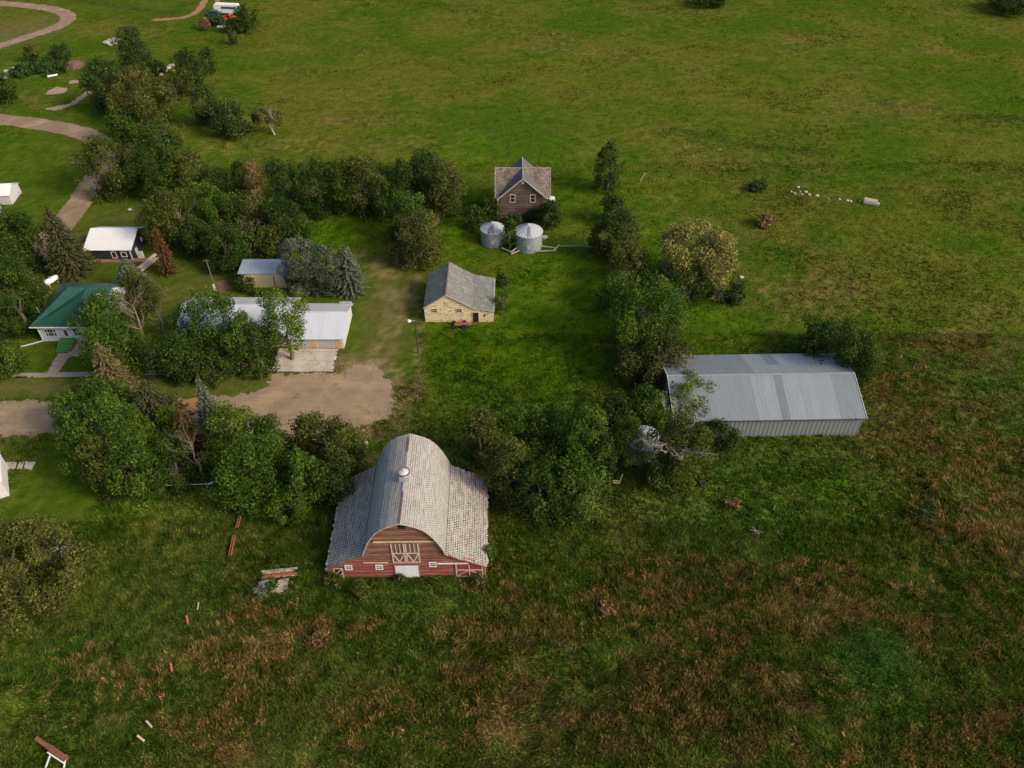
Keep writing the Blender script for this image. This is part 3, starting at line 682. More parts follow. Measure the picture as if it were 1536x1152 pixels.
def workshop():
    B = gable_building('garage', 'white-roofed garage with two grey doors at the concrete apron', 'garage', -34.6, -26.45, 96.1, 8.6, 2.35, 4.0, M['wroof'], M['sidingw'], .5, 0, .4, M['wroof2'])
    MB().beam((-.4, 4.3, 4.03), (8.55, 4.3, 4.03), .18, .05).build('ridge_cap', M['wroof2'], B)
    for a, b in ((.6, 3.0), (4.05, 6.7)):
        d = MB().bx(a, b, -.05, -.003, 0, 2.1).build('garage_door', M['gdoor'], B)
        MB().bx(a-.08, a-.003, -.07, -.002, 0, 2.18).bx(b+.003, b+.08, -.07, -.002, 0, 2.18).bx(a-.003, b+.003, -.07, -.002, 2.103, 2.18).build('frame', M['white'], d)
    for a in (3.15, 6.95):
        MB().bx(a, a+.8, -.09, -.003, 0, 2.15).build('wall_panel', M['orangewood'], B)
    MB().bx(0, 8.2, -.2, -.10, -.05, .12).build('base_trim', M['redwood'], B)
    MB().bx(6.3, 8.3, 8.7, 9.1, 2.3, 2.55).build('gutter_box', M['galv'], B)
    B = gable_building('long_house', 'long low white-roofed house behind dark trees, left of the garage', 'house', -52.3, -35.1, 96.5, 9.6, 2.6, 4.4, M['wroof'], M['sidingw'], .55, 0, .35, M['wroof2'])
    for x in (2.5, 6.0, 12.5, 15.2): window(B, x, 1.5, 1.2, 1.0, 0, None, 'cross', .08)
    MB().bx(8.6, 9.5, -.05, -.003, 0, 2.1).build('door', M['white'], B)
M['gdoor'] = m_board('grey_garage_door', (.36, .36, .35), (.40, .39, .37), .45, (.4, .7), True, .4)
M['orangewood'] = m_plain('tan_boards', (.50, .30, .15), .8, .2, 2)
workshop()

# ---------------------------------------------------------------- white-roofed dark cabin
def cabin():
    B = gable_building('dark_cabin', 'small black-walled cabin with a bright white metal roof', 'cabin', -76.6, -68.6, 121.2, 7.6, 2.45, 3.9, M['cabroof'], M['black'], .62, 0, .3)
    t = MB(); L = 8.0
    t.beam((L+.33, -.3, 2.24), (L+.33, 4.7, 3.85), .06, .16); t.beam((L+.33, 4.7, 3.85), (L+.33, 7.9, 2.3), .06, .16); t.build('verge_trim', M['white'], B)
    window(B, 4.9, 1.2, .7, 1.2, 0, None, 'none', .1); window(B, 6.7, 1.3, .8, .8, 0, None, 'none', .12, gm=M['glass'])
    MB().bx(L-.2, L+.02, -.03, .1, -.2, 2.3).build('corner_board', M['white'], B)
    MB().bx(L, L+.06, 1.7, 2.6, .1, 1.3).build('door', M['greywood'], B)
    MB().bx(L+.003, L+.08, 4.8, 5.4, .9, 1.7).build('window', M['white'], B)
    o = MB()
    for k in range(6): o.bx(L+.8, L+1.9, 1.05, 1.12, .25+.24*k, .42+.24*k)
    o.bx(L+.8, L+.86, 1.12, 1.2, 0, 1.7); o.bx(L+1.84, L+1.9, 1.12, 1.2, 0, 1.7)
    ob = o.build('slatted_panel', M['white'], None); ob.location = (-76.6, 120.6, 0)
    put(ob, 'white slatted panel standing beside the dark cabin wall', 'panel')
M['cabroof'] = m_plain('cabin_roof_white', (.66, .65, .63), .4, .05, .6)
cabin()
b = MB(); 
x0, y0, _ = P(140, 394); x1, y1, _ = P(230, 394)
for i in range(26):
    for j in range(3): b.bx(x0+(x1-x0)*i/26, x0+(x1-x0)*(i+.94)/26, y0+.42*j, y0+.42*j+.38, -.2, .22+random.uniform(-.02, .03))
put(b.build('brick_edging', m_plain('red_brick', (.30, .13, .09), .85, .35, 2), None), 'low red brick patio edge in front of the dark cabin', 'brick edge')
o = MB(); a = P(217, 408); c = P(232, 388)
R_ = empty('wooden_ramp', (P(225, 398)[0], P(225, 398)[1], 0), rad(-31), 'grey wooden ramp of two plank runs beside the dark cabin', 'ramp')
MB().slab([(-.9, -2.1, .35), (-.15, -2.1, .35), (-.15, 2.1, 1.1), (-.9, 2.1, 1.1)], .08).build('plank_run', M['lightwood'], R_)
MB().slab([(.15, -2.3, .3), (.8, -2.3, .3), (.8, 2.5, .95), (.15, 2.5, .95)], .08).build('plank_run', M['greywood'], R_)
MB().bx(-.85, -.75, 1.9, 2.0, -.2, 1.0).bx(.6, .7, 2.3, 2.4, -.2, .9).bx(-.05, .05, -2, 2, .4, .75).build('post', M['greywood'], R_)

# ---------------------------------------------------------------- tan shed
M['tansiding'] = m_board('tan_siding', (.62, .50, .28), (.54, .42, .24), .2, (.4, .7), True, .25)
M['tanroof'] = m_rib('blue_grey_roof', (.27, .31, .37), .3, (.30, .30, .30), (.5, .7), sheet=1.1, var=.05)
def tanshed():
    X0, X1, Y0 = -46.3, -38.2, 112.6
    B = empty('tan_shed', (X0, Y0, 0), 0, 'small tan shed with a bluish metal roof, beside three blue spruces', 'shed')
    L = X1-X0; D = 4.1
    MB().bx(0, L, 0, .12, -.3, 3.0).bx(0, L, D-.12, D, -.3, 3.2).bx(0, .12, .12, D-.12, -.3, 3.0).bx(L-.12, L, .12, D-.12, -.3, 3.0).build('wall', M['tansiding'], B)
    MB().slab([(-.5, -.2, 3.08), (L+.3, -.2, 3.08), (L+.3, D-.3, 3.4), (-.5, D-.3, 3.4)], .1).build('roof', M['tanroof'], B)
    MB().bx(5.35, 5.5, -.06, -.003, 0, 2.45).bx(7.5, 7.62, -.06, -.003, 0, 2.4).build('corner_board', M['pole'], B)
    MB().bx(5.6, 7.4, -.05, -.003, 0, 2.2).build('sliding_door', M['tansiding'], B)
tanshed()

# ---------------------------------------------------------------- green-roofed house
M['groof'] = m_rib('green_roof_metal', (.030, .095, .070), .3, None, rough=.4, sheet=1.0, var=.05)
M['groof_shaded'] = m_rib('green_roof_metal_shaded', (.012, .060, .034), .3, None, rough=.4, sheet=1.0, var=.05)  # same green metal, shade of the front planes painted in darker
M['hwall'] = m_board('pale_house_siding', (.50, .51, .54), (.46, .46, .47), .22, (.4, .8), True, .18)
def greenhouse_():
    X0, Y0 = -74.6, 97.9
    B = empty('green_roofed_house', (X0, Y0, 0), 0, 'small white house with a dark green hipped metal roof', 'house')
    L, D = 10.2, 11.0
    MB().bx(0, L, 0, .15, -.3, 3.2).bx(0, L, D-.15, D, -.3, 3.2).bx(0, .15, .15, D-.15, -.3, 3.2).bx(L-.15, L, .15, D-.15, -.3, 3.2).build('wall', M['hwall'], B)
    e = 3.25; a, b, c, d = (-.7, -.5, e), (L+.5, -.5, e), (L+.5, D+.5, e), (-.7, D+.5, e); r0, r1 = (3.9, 5.9, 6.3), (L+.5, 5.9, 6.3)
    r = MB(); r.slab([a, b, r1, r0], .08); r.slab([c, d, r0, r1], .08); r.slab([d, a, r0], .08); r.build('roof', M['groof'], B)
    w = MB(); w.face([(L, .15, 3.1), (L, D-.15, 3.1), (L, 5.9, 6.2)]); w.build('gable_wall', M['hwall'], B)
    A = (7.0, 3.4, 6.1); Rb = (7.0, 6.0, 6.4); lf, rt = (-.55, -.53, e+.05), (10.6, -.53, e+.05)
    q = MB(); q.slab([lf, rt, A], .04); q.slab([lf, A, Rb], .04); q.slab([A, rt, Rb], .04); q.build('front_roof', M['groof_shaded'], B)
    t = MB(); t.beam(lf, A, .1, .06); t.beam(A, rt, .1, .06); t.beam(A, Rb, .1, .06); t.beam(r0, r1, .12, .06); t.beam((a[0], a[1], a[2]+.03), (r0[0], r0[1], r0[2]+.03), .1, .06); t.build('ridge_cap', M['groof'], B)
    MB().beam((-.75, -.58, e-.05), (L+.5, -.58, e-.05), .12, .16).build('gutter', M['white'], B)
    MB().tube((9.2, 4.3, 5.3), (9.2, 4.3, 6.1), .35, .35, 14).tube((9.2, 4.3, 6.1), (9.2, 4.3, 6.2), .45, .3, 14).build('roof_vent', M['white'], B)
    MB().bx(6.9, 7.4, 2.5, 2.8, 5.3, 5.75).build('roof_vent', M['pole'], B)
    f = lambda q: PY(q, 497, Y0)[0]-X0
    for q, w in ((70.5, .8), (79, .8)): window(B, f(q)+.05, 1.75, w, 1.25, 0, None, 'cross', .1)
    window(B, f(114.5), 1.85, .95, 1.3, 0, None, 'cross', .1)
    x = f(98); d_ = MB().bx(x-.5, x+.5, -.05, -.003, .35, 2.6).build('door', M['white'], B); MB().bx(x-.25, x+.25, -.07, -.052, 1.1, 2.3).build('pane', M['rustglass'], d_)
    for g in ((x-.62, x-.5), (x+.5, x+.62)): pass
    MB().beam((.1, -.5, 3.0), (.12, -.12, 2.7), .1, .1).beam((.12, -.12, 2.7), (.12, -.12, .2), .1, .1).beam((.12, -.15, .25), (-3.1, -1.5, .05), .16, .14).build('downspout', M['white'], B)
    MB().tube((-.2, 2.4, 3.9), (-.2, 2.4, 5.0), .05, .05, 6).build('vent_pipe', M['galv'], B)
    S = empty('porch_steps', (X0+x+.15, Y0-.1, 0), 0, 'bright green carpeted steps at the front door of the green-roofed house', 'steps')
    gm = m_plain('green_carpet', (.05, .17, .035), .95, .15, 2)
    MB().bx(-1.2, 1.1, -1.5, -.06, -.1, .85).build('landing', gm, S)
    for k in range(3): MB().bx(-1.2, 1.1, -1.5-.42*(k+1), -1.5-.42*k-.002, -.1, .62-.22*k).build('step', gm, S)
    MB().bx(1.13, 1.25, -2.6, -.1, -.1, .6).build('side_board', M['rust'], S)
M['rustglass'] = m_plain('brown_door_glass', (.12, .04, .03), .3, .2)
greenhouse_()

# ---------------------------------------------------------------- buildings cut by the left edge
def edge_buildings():
    B = gable_building('white_outbuilding', 'low white outbuilding by the lawn at the left edge, near the curved road', 'shed', -108.0, -100.2, 141.0, 5.0, 2.0, 3.2, M['cabroof'], M['sidingw'], .5, rad(6), .2)
    MB().tube((7.9, 3.6, .6), (8.9, 3.2, .5), .05, .05, 6).build('tap_pipe', M['galv'], B)
    B = gable_building('grey_shed', 'grey metal-roofed shed corner at the left edge, in front of the white outbuilding', 'shed', -108.5, -101.2, 132.5, 7.0, 2.7, 4.4, M['shedroof'], M['shedwall'], .5, rad(-8), .3)
    c = P(11, 722, 2.7)
    B = gable_building('white_house', 'white roof corner at the left edge, beside the paving slabs', 'house', c[0]-.9, c[0]+5.1, c[1], 6.0, 2.7, 3.6, M['cabroof'], M['white'], .5, rad(118), .15)
edge_buildings()
# ---------------------------------------------------------------- ground, roads
def axis(core0, core1, step, far):
    a = list(np.arange(core0, core1+1e-6, step)); s = step
    while a[-1] < far: s *= 1.35; a.append(a[-1]+s)
    s = step
    b = []
    v = core0
    while v > -far: s *= 1.35; v -= s; b.append(v)
    return np.array(b[::-1]+a)
xs = axis(-175, 175, .9, 3500); ys = axis(22, 285, .8, 3500)
X, Y = np.meshgrid(xs, ys); x = X.ravel(); y = Y.ravel()
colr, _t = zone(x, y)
nx, ny = len(xs), len(ys); idx = np.arange(nx*ny).reshape(ny, nx)
Fq = np.stack([idx[:-1, :-1], idx[:-1, 1:], idx[1:, 1:], idx[1:, :-1]], -1).reshape(-1, 4)
g = link('ground', npmesh('ground', np.stack([x, y, height(x, y)], 1), Fq, 4, colr), M['ground']); put(g, 'green pasture ground with brown weedy patches', 'ground', kind='structure')

def inside(poly, x, y):
    r = np.zeros(len(x), bool); n = len(poly)
    for i in range(n):
        ax, ay = poly[i]; bx, by = poly[(i+1) % n]
        if ay == by: continue
        c = ((ay > y) != (by > y)) & (x < (bx-ax)*(y-ay)/(by-ay)+ax); r ^= c
    return r
COVER = []                                # signed-distance tests used to keep tufts off hard surfaces
def sheet(name, label, cat, poly, mat, z=.05, cell=.3, rag=.0, skirt=0.0):
    """ground-hugging sheet cut out along a world polygon with a ragged edge"""
    P_ = np.array(poly); x0, y0 = P_.min(0)-1; x1, y1 = P_.max(0)+1
    gx = np.arange(x0, x1, cell); gy = np.arange(y0, y1, cell)
    X, Y = np.meshgrid(gx, gy); x = X.ravel(); y = Y.ravel()
    d = line_d(list(poly)+[poly[0]], x, y); d = np.where(inside(poly, x, y), d, -d)
    nz = (fbm(x/1.3, y/1.3, 3, 9.1)*.6+fbm(x/.45, y/.45, 2, 4.1)*.4-.5)*2*rag
    d2 = d+nz
    # slide vertices near the edge on to it so that the outline is smooth at cell size
    e = .05
    gxn = (np.where(inside(poly, x+e, y), 1, -1)*line_d(list(poly)+[poly[0]], x+e, y)-d)/e
    gyn = (np.where(inside(poly, x, y+e), 1, -1)*line_d(list(poly)+[poly[0]], x, y+e)-d)/e
    mv = (np.abs(d2) < cell*.75)
    L = np.maximum(np.hypot(gxn, gyn), .3)
    x = np.where(mv, x-gxn/L*d2, x); y = np.where(mv, y-gyn/L*d2, y)
    keep = (d2 > -cell*.75)
    n0, n1 = len(gy), len(gx); idx = np.arange(n0*n1).reshape(n0, n1)
    K = keep.reshape(n0, n1)
    m = K[:-1, :-1] & K[:-1, 1:] & K[1:, 1:] & K[1:, :-1]
    q = np.stack([idx[:-1, :-1], idx[:-1, 1:], idx[1:, 1:], idx[1:, :-1]], -1)[m]
    used = np.unique(q); mp = -np.ones(n0*n1, int); mp[used] = np.arange(len(used))
    h = height(x, y)+z
    if skirt: h = np.maximum(h, 0.0)*0+skirt
    o = link(name, npmesh(name, np.stack([x, y, h], 1)[used], mp[q], 4), mat)
    COVER.append(poly); put(o, label, cat, kind='structure'); return o
def ribbon(pts, w):
    """polygon of given width around a centre line (world)"""
    P_ = [Vector(p) for p in pts]; Lf, Rt = [], []
    for i, p in enumerate(P_):
        a = P_[max(i-1, 0)]; b = P_[min(i+1, len(P_)-1)]; d = (b-a).normalized(); n = Vector((-d.y, d.x))*(w[i] if hasattr(w, '__len__') else w)/2
        Lf.append(tuple(p+n)); Rt.append(tuple(p-n))
    return Lf+Rt[::-1]
def smooth(pts, k=3):
    for _ in range(k):
        q = [pts[0]]
        for a, b in zip(pts[:-1], pts[1:]): q += [(a[0]*.75+b[0]*.25, a[1]*.75+b[1]*.25), (a[0]*.25+b[0]*.75, a[1]*.25+b[1]*.75)]
        pts = q+[pts[-1]]
    return pts
sheet('gravel_yard', 'cracked gravel and asphalt yard running to the left edge', 'yard', smooth(W([(-90,604),(0,604),(100,601),(200,604),(270,599),(330,594),(398,589),(404,566),(408,561),(508,561),(524,548),(548,544),(572,556),(588,580),(592,608),(574,632),(500,648),(430,662),(250,657),(100,652),(0,653),(-90,656)]), 1), M['gravel'], .06, .25, 1.5)
sheet('driveway', 'pale cracked concrete apron in front of the garage', 'driveway', W([(408,559),(499.5,559),(508,524.5),(419,524.5)]), M['concrete'], .16, .25)
sheet('sidewalk', 'concrete sidewalk along the front of the houses', 'sidewalk', W([(-60,560.5),(60,560),(200,557),(409,551),(409,558.5),(200,565),(60,567),(-60,567.5)]), M['walk'], .10, .3, .05)
sheet('garden_path', 'concrete path leading to the green porch steps', 'path', W([(70,559.5),(88,531),(104,531),(104,517),(128,517),(127,535),(106,536),(88,559)]), M['walk'], .11, .25, .05)
sheet('curved_road', 'curved gravel road round the lawn in the upper left', 'road', ribbon(smooth(W([(-60,172),(0,178),(50,184),(100,193),(135,203),(160,222),(158,245),(140,272),(120,302),(98,330),(66,366),(42,398),(20,420)])), 5.2), M['dirtroad'], .06, .45, .5)
sheet('field_track', 'dirt track curving through the field in the top left corner', 'track', ribbon(smooth(W([(-60,84),(0,69),(40,55),(75,44),(97,34),(105,24),(90,16),(55,9.5),(0,4),(-60,0)])), 4.6), M['dirtroad'], .06, .6, .8)
M['orange'] = m_slab('orange_dirt', (.30, .15, .075), (.2, .12, .08), .5, .1, 6, (.22, .16, .07))
sheet('dirt_path', 'thin orange dirt path leading up to the parked bus', 'path', ribbon(smooth(W([(228,30),(256,28.5),(280,26),(295,19),(302,10),(308,0),(312,-12)])), [.5, .8, 1.2, 1.6, 2.0, 2.2, 2.2]+[2.2]*200), M['orange'], .06, .4, .6)
sheet('dirt_path', 'short orange dirt path behind the parked white bus', 'path', W([(321,-8),(330,-8),(331,8),(324,9)]), M['orange'], .06, .4, .5)
for pts, lab in (([(68,141),(84,131),(102,132),(98,140),(78,143)], 'larger bare sand patch in the grass left of the dark narrow trees'), ([(68,163),(104,155),(125,141),(133,133),(136,140),(112,157),(80,167)], 'long bare sand streak above the curved road'),
                 ([(104,122),(118,120),(117,125),(106,126)], 'tiny bare sand patch beside the brown soil heap')):
    sheet('sand_patch', lab, 'sand', W(pts), M['sand'], .06, .35, .9)
sheet('sand_patch', 'orange bare spot at the foot of the dark spruce branches beside the yard', 'sand', W([(268,603),(300,597),(318,600),(310,612),(285,618),(268,612)]), M['orange'], .075, .3, .7)
sheet('sand_patch', 'bare soil spot beside the utility pole', 'sand', W([(324,425),(340,420),(346,430),(336,442),(324,440)]), m_slab('brown_soil', (.17, .10, .05), (.1, .08, .05), .5, .1, 6, (.10, .09, .03)), .06, .3, 1.2)
for k, (pts, lab) in enumerate((([(-20,692),(25,692.5),(22,703),(-20,704)], 'wide paving slab nearest the white roof corner'), ([(28,692.5),(36,692.5),(33,703),(25,703.5)], 'narrow paving slab, the middle one beside the white roof corner'), ([(38,692),(54,692.5),(47,705),(36,702)], 'paving slab farthest from the white roof corner'))):
    sheet('paving_slab', lab, 'paving slab', W(pts), M['concrete'], .08, .2, .02)
sheet('concrete_pad', 'broken pale concrete pad in the weeds beside the lumber pile', 'concrete pad', W([(389,876),(404,872),(414,880),(420,872),(434,870),(433,884),(424,892),(410,893),(404,888),(390,888)]), M['concrete'], .22, .2, .25)

# ---------------------------------------------------------------- grass
rs = np.random.RandomState(5)
def tufts(N_, y0, y1, pad, nb, wid, lo, jit):
    y = y0+(y1-y0)*rs.rand(N_)**.9
    # half width seen at this distance
    zc = y*CT+CH*ST; hwid = zc*768/F+pad
    x = (rs.rand(N_)*2-1)*hwid
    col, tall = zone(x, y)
    ok = tall > .07
    for p in COVER:
        q = np.array(p); a = (x > q[:, 0].min()) & (x < q[:, 0].max()) & (y > q[:, 1].min()) & (y < q[:, 1].max()) & ok
        if a.any():
            i = np.where(a)[0]; ok[i[inside(p, x[i]+(rs.rand(len(i))-.5)*1.5, y[i]+(rs.rand(len(i))-.5)*1.5)]] = False
    for bx0, bx1, by0, by1 in FOOT:
        ok &= ~((x > bx0) & (x < bx1) & (y > by0) & (y < by1))
    x, y, col, tall = x[ok], y[ok], col[ok], tall[ok]; n = len(x)
    hgt = height(x, y)
    fl = fbm(x/7, y/7, 3, 6.6)*4*PI                       # combed lean direction
    lean = sstep(.5, .72, fbm(x/6, y/6, 3, 8.8))
    cl = fbm(x/.75, y/.75, 2, 12.3); tk = (.65+.5*rs.rand(n)+1.0*(cl-.5))[:, None]
    Bm = np.clip(blobs(BROWN, x, y), 0, 1)+.07*sstep(96, 70, y); Bm = Bm*(1-.9*np.clip(blobs(TEAL, x, y), 0, 1))
    st = fbm(x/2.6, y/1.5, 4, 3.9)*.62+cl*.38
    isb = rs.rand(n) < np.clip(Bm*1.45, 0, .75)*sstep(.510-.07*Bm, .660-.07*Bm, st)
    bc = np.array((.265, .165, .062))*(.55+.9*rs.rand(n))[:, None]*(.7+.6*fbm(x/6, y/6, 2, 4.1))[:, None]; bl = (isb*(.6+.4*rs.rand(n)))[:, None]; col = col*(1-bl)+bc*bl; tk = 1+(tk-1)*sstep(170, 90, y)[:, None]; tall = tall+.10*isb*(tall > .2)
    V = np.zeros((n, nb, 3, 3)); C = np.zeros((n, nb, 3, 3))
    for b in range(nb):
        a = rs.rand(n)*2*PI; r = rs.rand(n)*jit
        cx, cy = x+np.cos(a)*r, y+np.sin(a)*r
        L = tall*(.6+.9*rs.rand(n))+lo; w = wid*(.6+.8*rs.rand(n))*(L/.35)**.4
        la = fl+(rs.rand(n)-.5)*(5.5-3.2*lean); lm = L*(.2+.75*lean*rs.rand(n)+.3*rs.rand(n))
        t = rs.rand(n)*PI; wx, wy = np.cos(t)*w/2, np.sin(t)*w/2
        top = np.maximum(L*.9-.35*lm, L*.25)
        V[:, b, 0] = np.stack([cx-wx, cy-wy, hgt-.03], 1); V[:, b, 1] = np.stack([cx+wx, cy+wy, hgt-.03], 1)
        V[:, b, 2] = np.stack([cx+np.cos(la)*lm, cy+np.sin(la)*lm, hgt+top], 1)
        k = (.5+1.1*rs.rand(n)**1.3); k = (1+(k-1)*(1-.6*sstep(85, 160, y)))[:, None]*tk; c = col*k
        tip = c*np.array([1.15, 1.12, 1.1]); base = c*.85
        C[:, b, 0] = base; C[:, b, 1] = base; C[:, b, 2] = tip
    return V.reshape(-1, 3), C.reshape(-1, 3)
FOOT = [(-21.2, -3.2, 54, 67), (-14.2, -3.1, 103, 112), (-2.6, 6.7, 135.8, 143.4), (22.5, 48.2, 77, 90), (-52, -26.5, 96.2, 106), (-74, -59, 98, 108.5), (-46, -38, 112.7, 116.5), (-76, -68, 121.3, 128.5)]
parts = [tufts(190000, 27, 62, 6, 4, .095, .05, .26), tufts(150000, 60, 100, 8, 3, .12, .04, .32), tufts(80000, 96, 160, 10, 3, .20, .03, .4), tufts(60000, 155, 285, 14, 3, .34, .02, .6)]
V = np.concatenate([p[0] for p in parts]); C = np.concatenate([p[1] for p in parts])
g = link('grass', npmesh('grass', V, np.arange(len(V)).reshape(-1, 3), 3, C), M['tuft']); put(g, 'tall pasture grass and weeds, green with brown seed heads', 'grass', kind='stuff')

# ---------------------------------------------------------------- trees
PAL = {'g': ((.050, .086, .010), .38), 'd': ((.033, .056, .009), .36), 'o': ((.074, .080, .017), .36), 'l': ((.078, .118, .011), .34), 'y': ((.180, .168, .046), .32),
       'm': ((.054, .066, .012), .36), 'n': ((.036, .060, .013), .34), 's': ((.092, .106, .064), .28), 'u': ((.070, .086, .046), .30), 't': ((.058, .060, .022), .35), 'b': ((.085, .046, .018), .35), 'k': ((.112, .096, .040), .35), 'p': ((.165, .105, .050), .30)}
DEADC = np.array((.165, .120, .070))
def quads(cen, nrm, size, rs, asp=1.0, along=None):
    n = len(cen); rnd = rs.normal(size=(n, 3))
    t = np.cross(nrm, rnd if along is None else along); t /= np.linalg.norm(t, axis=1, keepdims=True)+1e-9
    b = np.cross(nrm, t); b /= np.linalg.norm(b, axis=1, keepdims=True)+1e-9
    s = size[:, None]
    bend = nrm*s*.22
    V = np.stack([cen+t*s*asp, cen+b*s-bend, cen-t*s*asp, cen-b*s-bend], 1)
    return V.reshape(-1, 3)
def crown_mesh(name, R, h, seed, pal, leaf=.17, dens=1.0, gap=.0, base=.08, deadf=0.0, shape='round', colj=.35):
    rs = np.random.RandomState(seed)
    base_c, var = PAL[pal]; base_c = np.array(base_c)
    hc = h*(1-base)/2; zc = h*base+hc
    r0 = np.clip(min(R, hc)*.30, .42, 1.25)
    N_ = int(np.clip(6+7.2*(R*R*1.6+R*hc)/(r0*r0*6), 8, 130))
    d = rs.normal(size=(N_*3, 3)); d /= np.linalg.norm(d, axis=1, keepdims=True)
    d = d[d[:, 2] > -.75][:N_]
    N_ = len(d)
    az = np.arctan2(d[:, 1], d[:, 0]); ph = rs.rand(4)*6.28
    wob = 1+.16*np.sin(2*az+ph[0])+.12*np.sin(3*az+ph[1]+d[:, 2]*2)+.1*np.sin(5*az+ph[2])
    rad_ = (.50+.58*rs.rand(N_)**.6+.22*(rs.rand(N_) < .16))*wob
    zz = d[:, 2]
    prof = np.ones(N_)
    if shape == 'tall': prof = 1-.35*np.clip(zz, 0, 1)
    if shape == 'flat': prof = 1+.12*zz
    lr = r0*(.65+.7*rs.rand(N_))
    cen = np.stack([d[:, 0]*(R-lr*.6)*rad_*prof, d[:, 1]*(R-lr*.6)*rad_*prof, zc+zz*(hc-lr*.7)*(.75+.25*rad_)], 1)
    cen[:, 2] = np.maximum(cen[:, 2], lr*.7)
    if base < .15 and R > 1.2:
        m = int(5+R*2.2); aa = rs.rand(m)*2*PI; rr_ = R*(.35+.45*rs.rand(m)); l2 = r0*(.7+.5*rs.rand(m))
        cen = np.concatenate([cen, np.stack([np.cos(aa)*rr_, np.sin(aa)*rr_, l2*(.7+.9*rs.rand(m))], 1)]); lr = np.concatenate([lr, l2]); d = np.concatenate([d, np.zeros((m, 3))])
    if gap: keepl = rs.rand(len(cen)) > gap; cen, lr, d = cen[keepl], lr[keepl], d[keepl]
    lobe_t = rs.rand(len(cen)); isdead = rs.rand(len(cen)) < deadf
    Vs, Cs = [], []
    for i in range(len(cen)):
        area = 4*PI*lr[i]**2; lf = leaf*(.75+.6*rs.rand())
        k = int(np.clip(dens*area/(lf*lf*2)*.95, 20, 1500))
        if isdead[i]: k = int(k*.45)
        u = rs.normal(size=(k, 3)); u /= np.linalg.norm(u, axis=1, keepdims=True)
        sub = 1+.22*np.sin(u[:, 0]*4.3+seed+i)*np.sin(u[:, 1]*4.9+i)+.12*np.sin(u[:, 2]*7+i*2)
        rr = lr[i]*sub*(.62+.46*rs.rand(k)**.6)
        el = .8+.55*rs.rand(); p = cen[i]+u*rr[:, None]*np.array([1/el**.4, 1/el**.4, el])
        # drop leaves buried deep in the crown
        e = np.sqrt((p[:, 0]/R)**2+(p[:, 1]/R)**2+((p[:, 2]-zc)/hc)**2)
        ok = ((e > .45) | (p[:, 2] < h*.3)) & (p[:, 2] > .02); p, u = p[ok], u[ok]; k = len(p)
        if not k: continue
        nrm = u*.7+rs.normal(size=(k, 3))*.55+np.array([0, 0, .25]); nrm /= np.linalg.norm(nrm, axis=1, keepdims=True)
        sz = lf*(.5+1.0*rs.rand(k))*(.7 if isdead[i] else 1)
        Vs.append(quads(p, nrm, sz*.75, rs, .62))
        c = (DEADC if isdead[i] else base_c*(1+(lobe_t[i]-.5)*2*var*np.array([1.25, 1, .8])))[None, :]*(1+(rs.rand(k)[:, None]-.5)*2*colj)*np.where(rs.rand(k) < .08, 1.7, 1)[:, None]
        Cs.append(np.repeat(c, 4, 0))
    V = np.concatenate(Vs); C = np.concatenate(Cs)
    return npmesh(name, V, np.arange(len(V)).reshape(-1, 4), 4, C)
def spruce_mesh(name, R, h, seed, pal, dens=1.0, full=.82):
    rs = np.random.RandomState(seed); bc, var = PAL[pal]; bc = np.array(bc)
    Vs, Cs = [], []; z = .25; k = 0
    while z < h-.15:
        t = z/h; Lr = R*((1-t)**full)*(1.0 if t > .12 else .8+t*1.6)
        nb = max(5, int(6+Lr*3.6)); a0 = rs.rand()*6.28
        for j in range(nb):
            a = a0+2*PI*(j+rs.rand()*.6)/nb; L = Lr*(.68+.42*rs.rand())+.12
            m = max(2, int(L/.15*dens)); s = np.linspace(.12, 1, m)
            droop = -.22*L*s**1.6+.16*L*np.clip(s-.75, 0, 1)*2
            for q in (0, 1, 2):
                n = len(s); off = (rs.rand(n)-.5)*.62*L*.5*(1.15-s)*(q > 0)
                px = np.cos(a)*s*L-np.sin(a)*off; py = np.sin(a)*s*L+np.cos(a)*off
                pz = z+droop+rs.normal(size=n)*.05+(.0 if q < 2 else -.05)
                p = np.stack([px, py, pz], 1)
                nrm = np.stack([np.cos(a)*np.ones(n)*.25, np.sin(a)*np.ones(n)*.25, np.ones(n)], 1)+rs.normal(size=(n, 3))*.5; nrm /= np.linalg.norm(nrm, axis=1, keepdims=True)
                al = np.stack([-np.sin(a)*np.ones(n), np.cos(a)*np.ones(n), np.zeros(n)], 1)+rs.normal(size=(n, 3))*.3
                sz = .17*(.7+.6*rs.rand(n))
                Vs.append(quads(p, nrm, sz, rs, .5))
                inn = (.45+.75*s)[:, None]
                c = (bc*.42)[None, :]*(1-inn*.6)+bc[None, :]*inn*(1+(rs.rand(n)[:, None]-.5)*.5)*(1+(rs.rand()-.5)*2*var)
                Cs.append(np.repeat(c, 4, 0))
        z += .34+.10*rs.rand(); k += 1
    # leader
    n = 14; p = np.stack([rs.normal(size=n)*.05, rs.normal(size=n)*.05, h-.45*rs.rand(n)], 1)
    Vs.append(quads(p, rs.normal(size=(n, 3)), np.full(n, .12), rs, .5)); Cs.append(np.repeat(np.tile(bc, (n, 1)), 4, 0))
    V = np.concatenate(Vs); C = np.concatenate(Cs)
    return npmesh(name, V, np.arange(len(V)).reshape(-1, 4), 4, C)
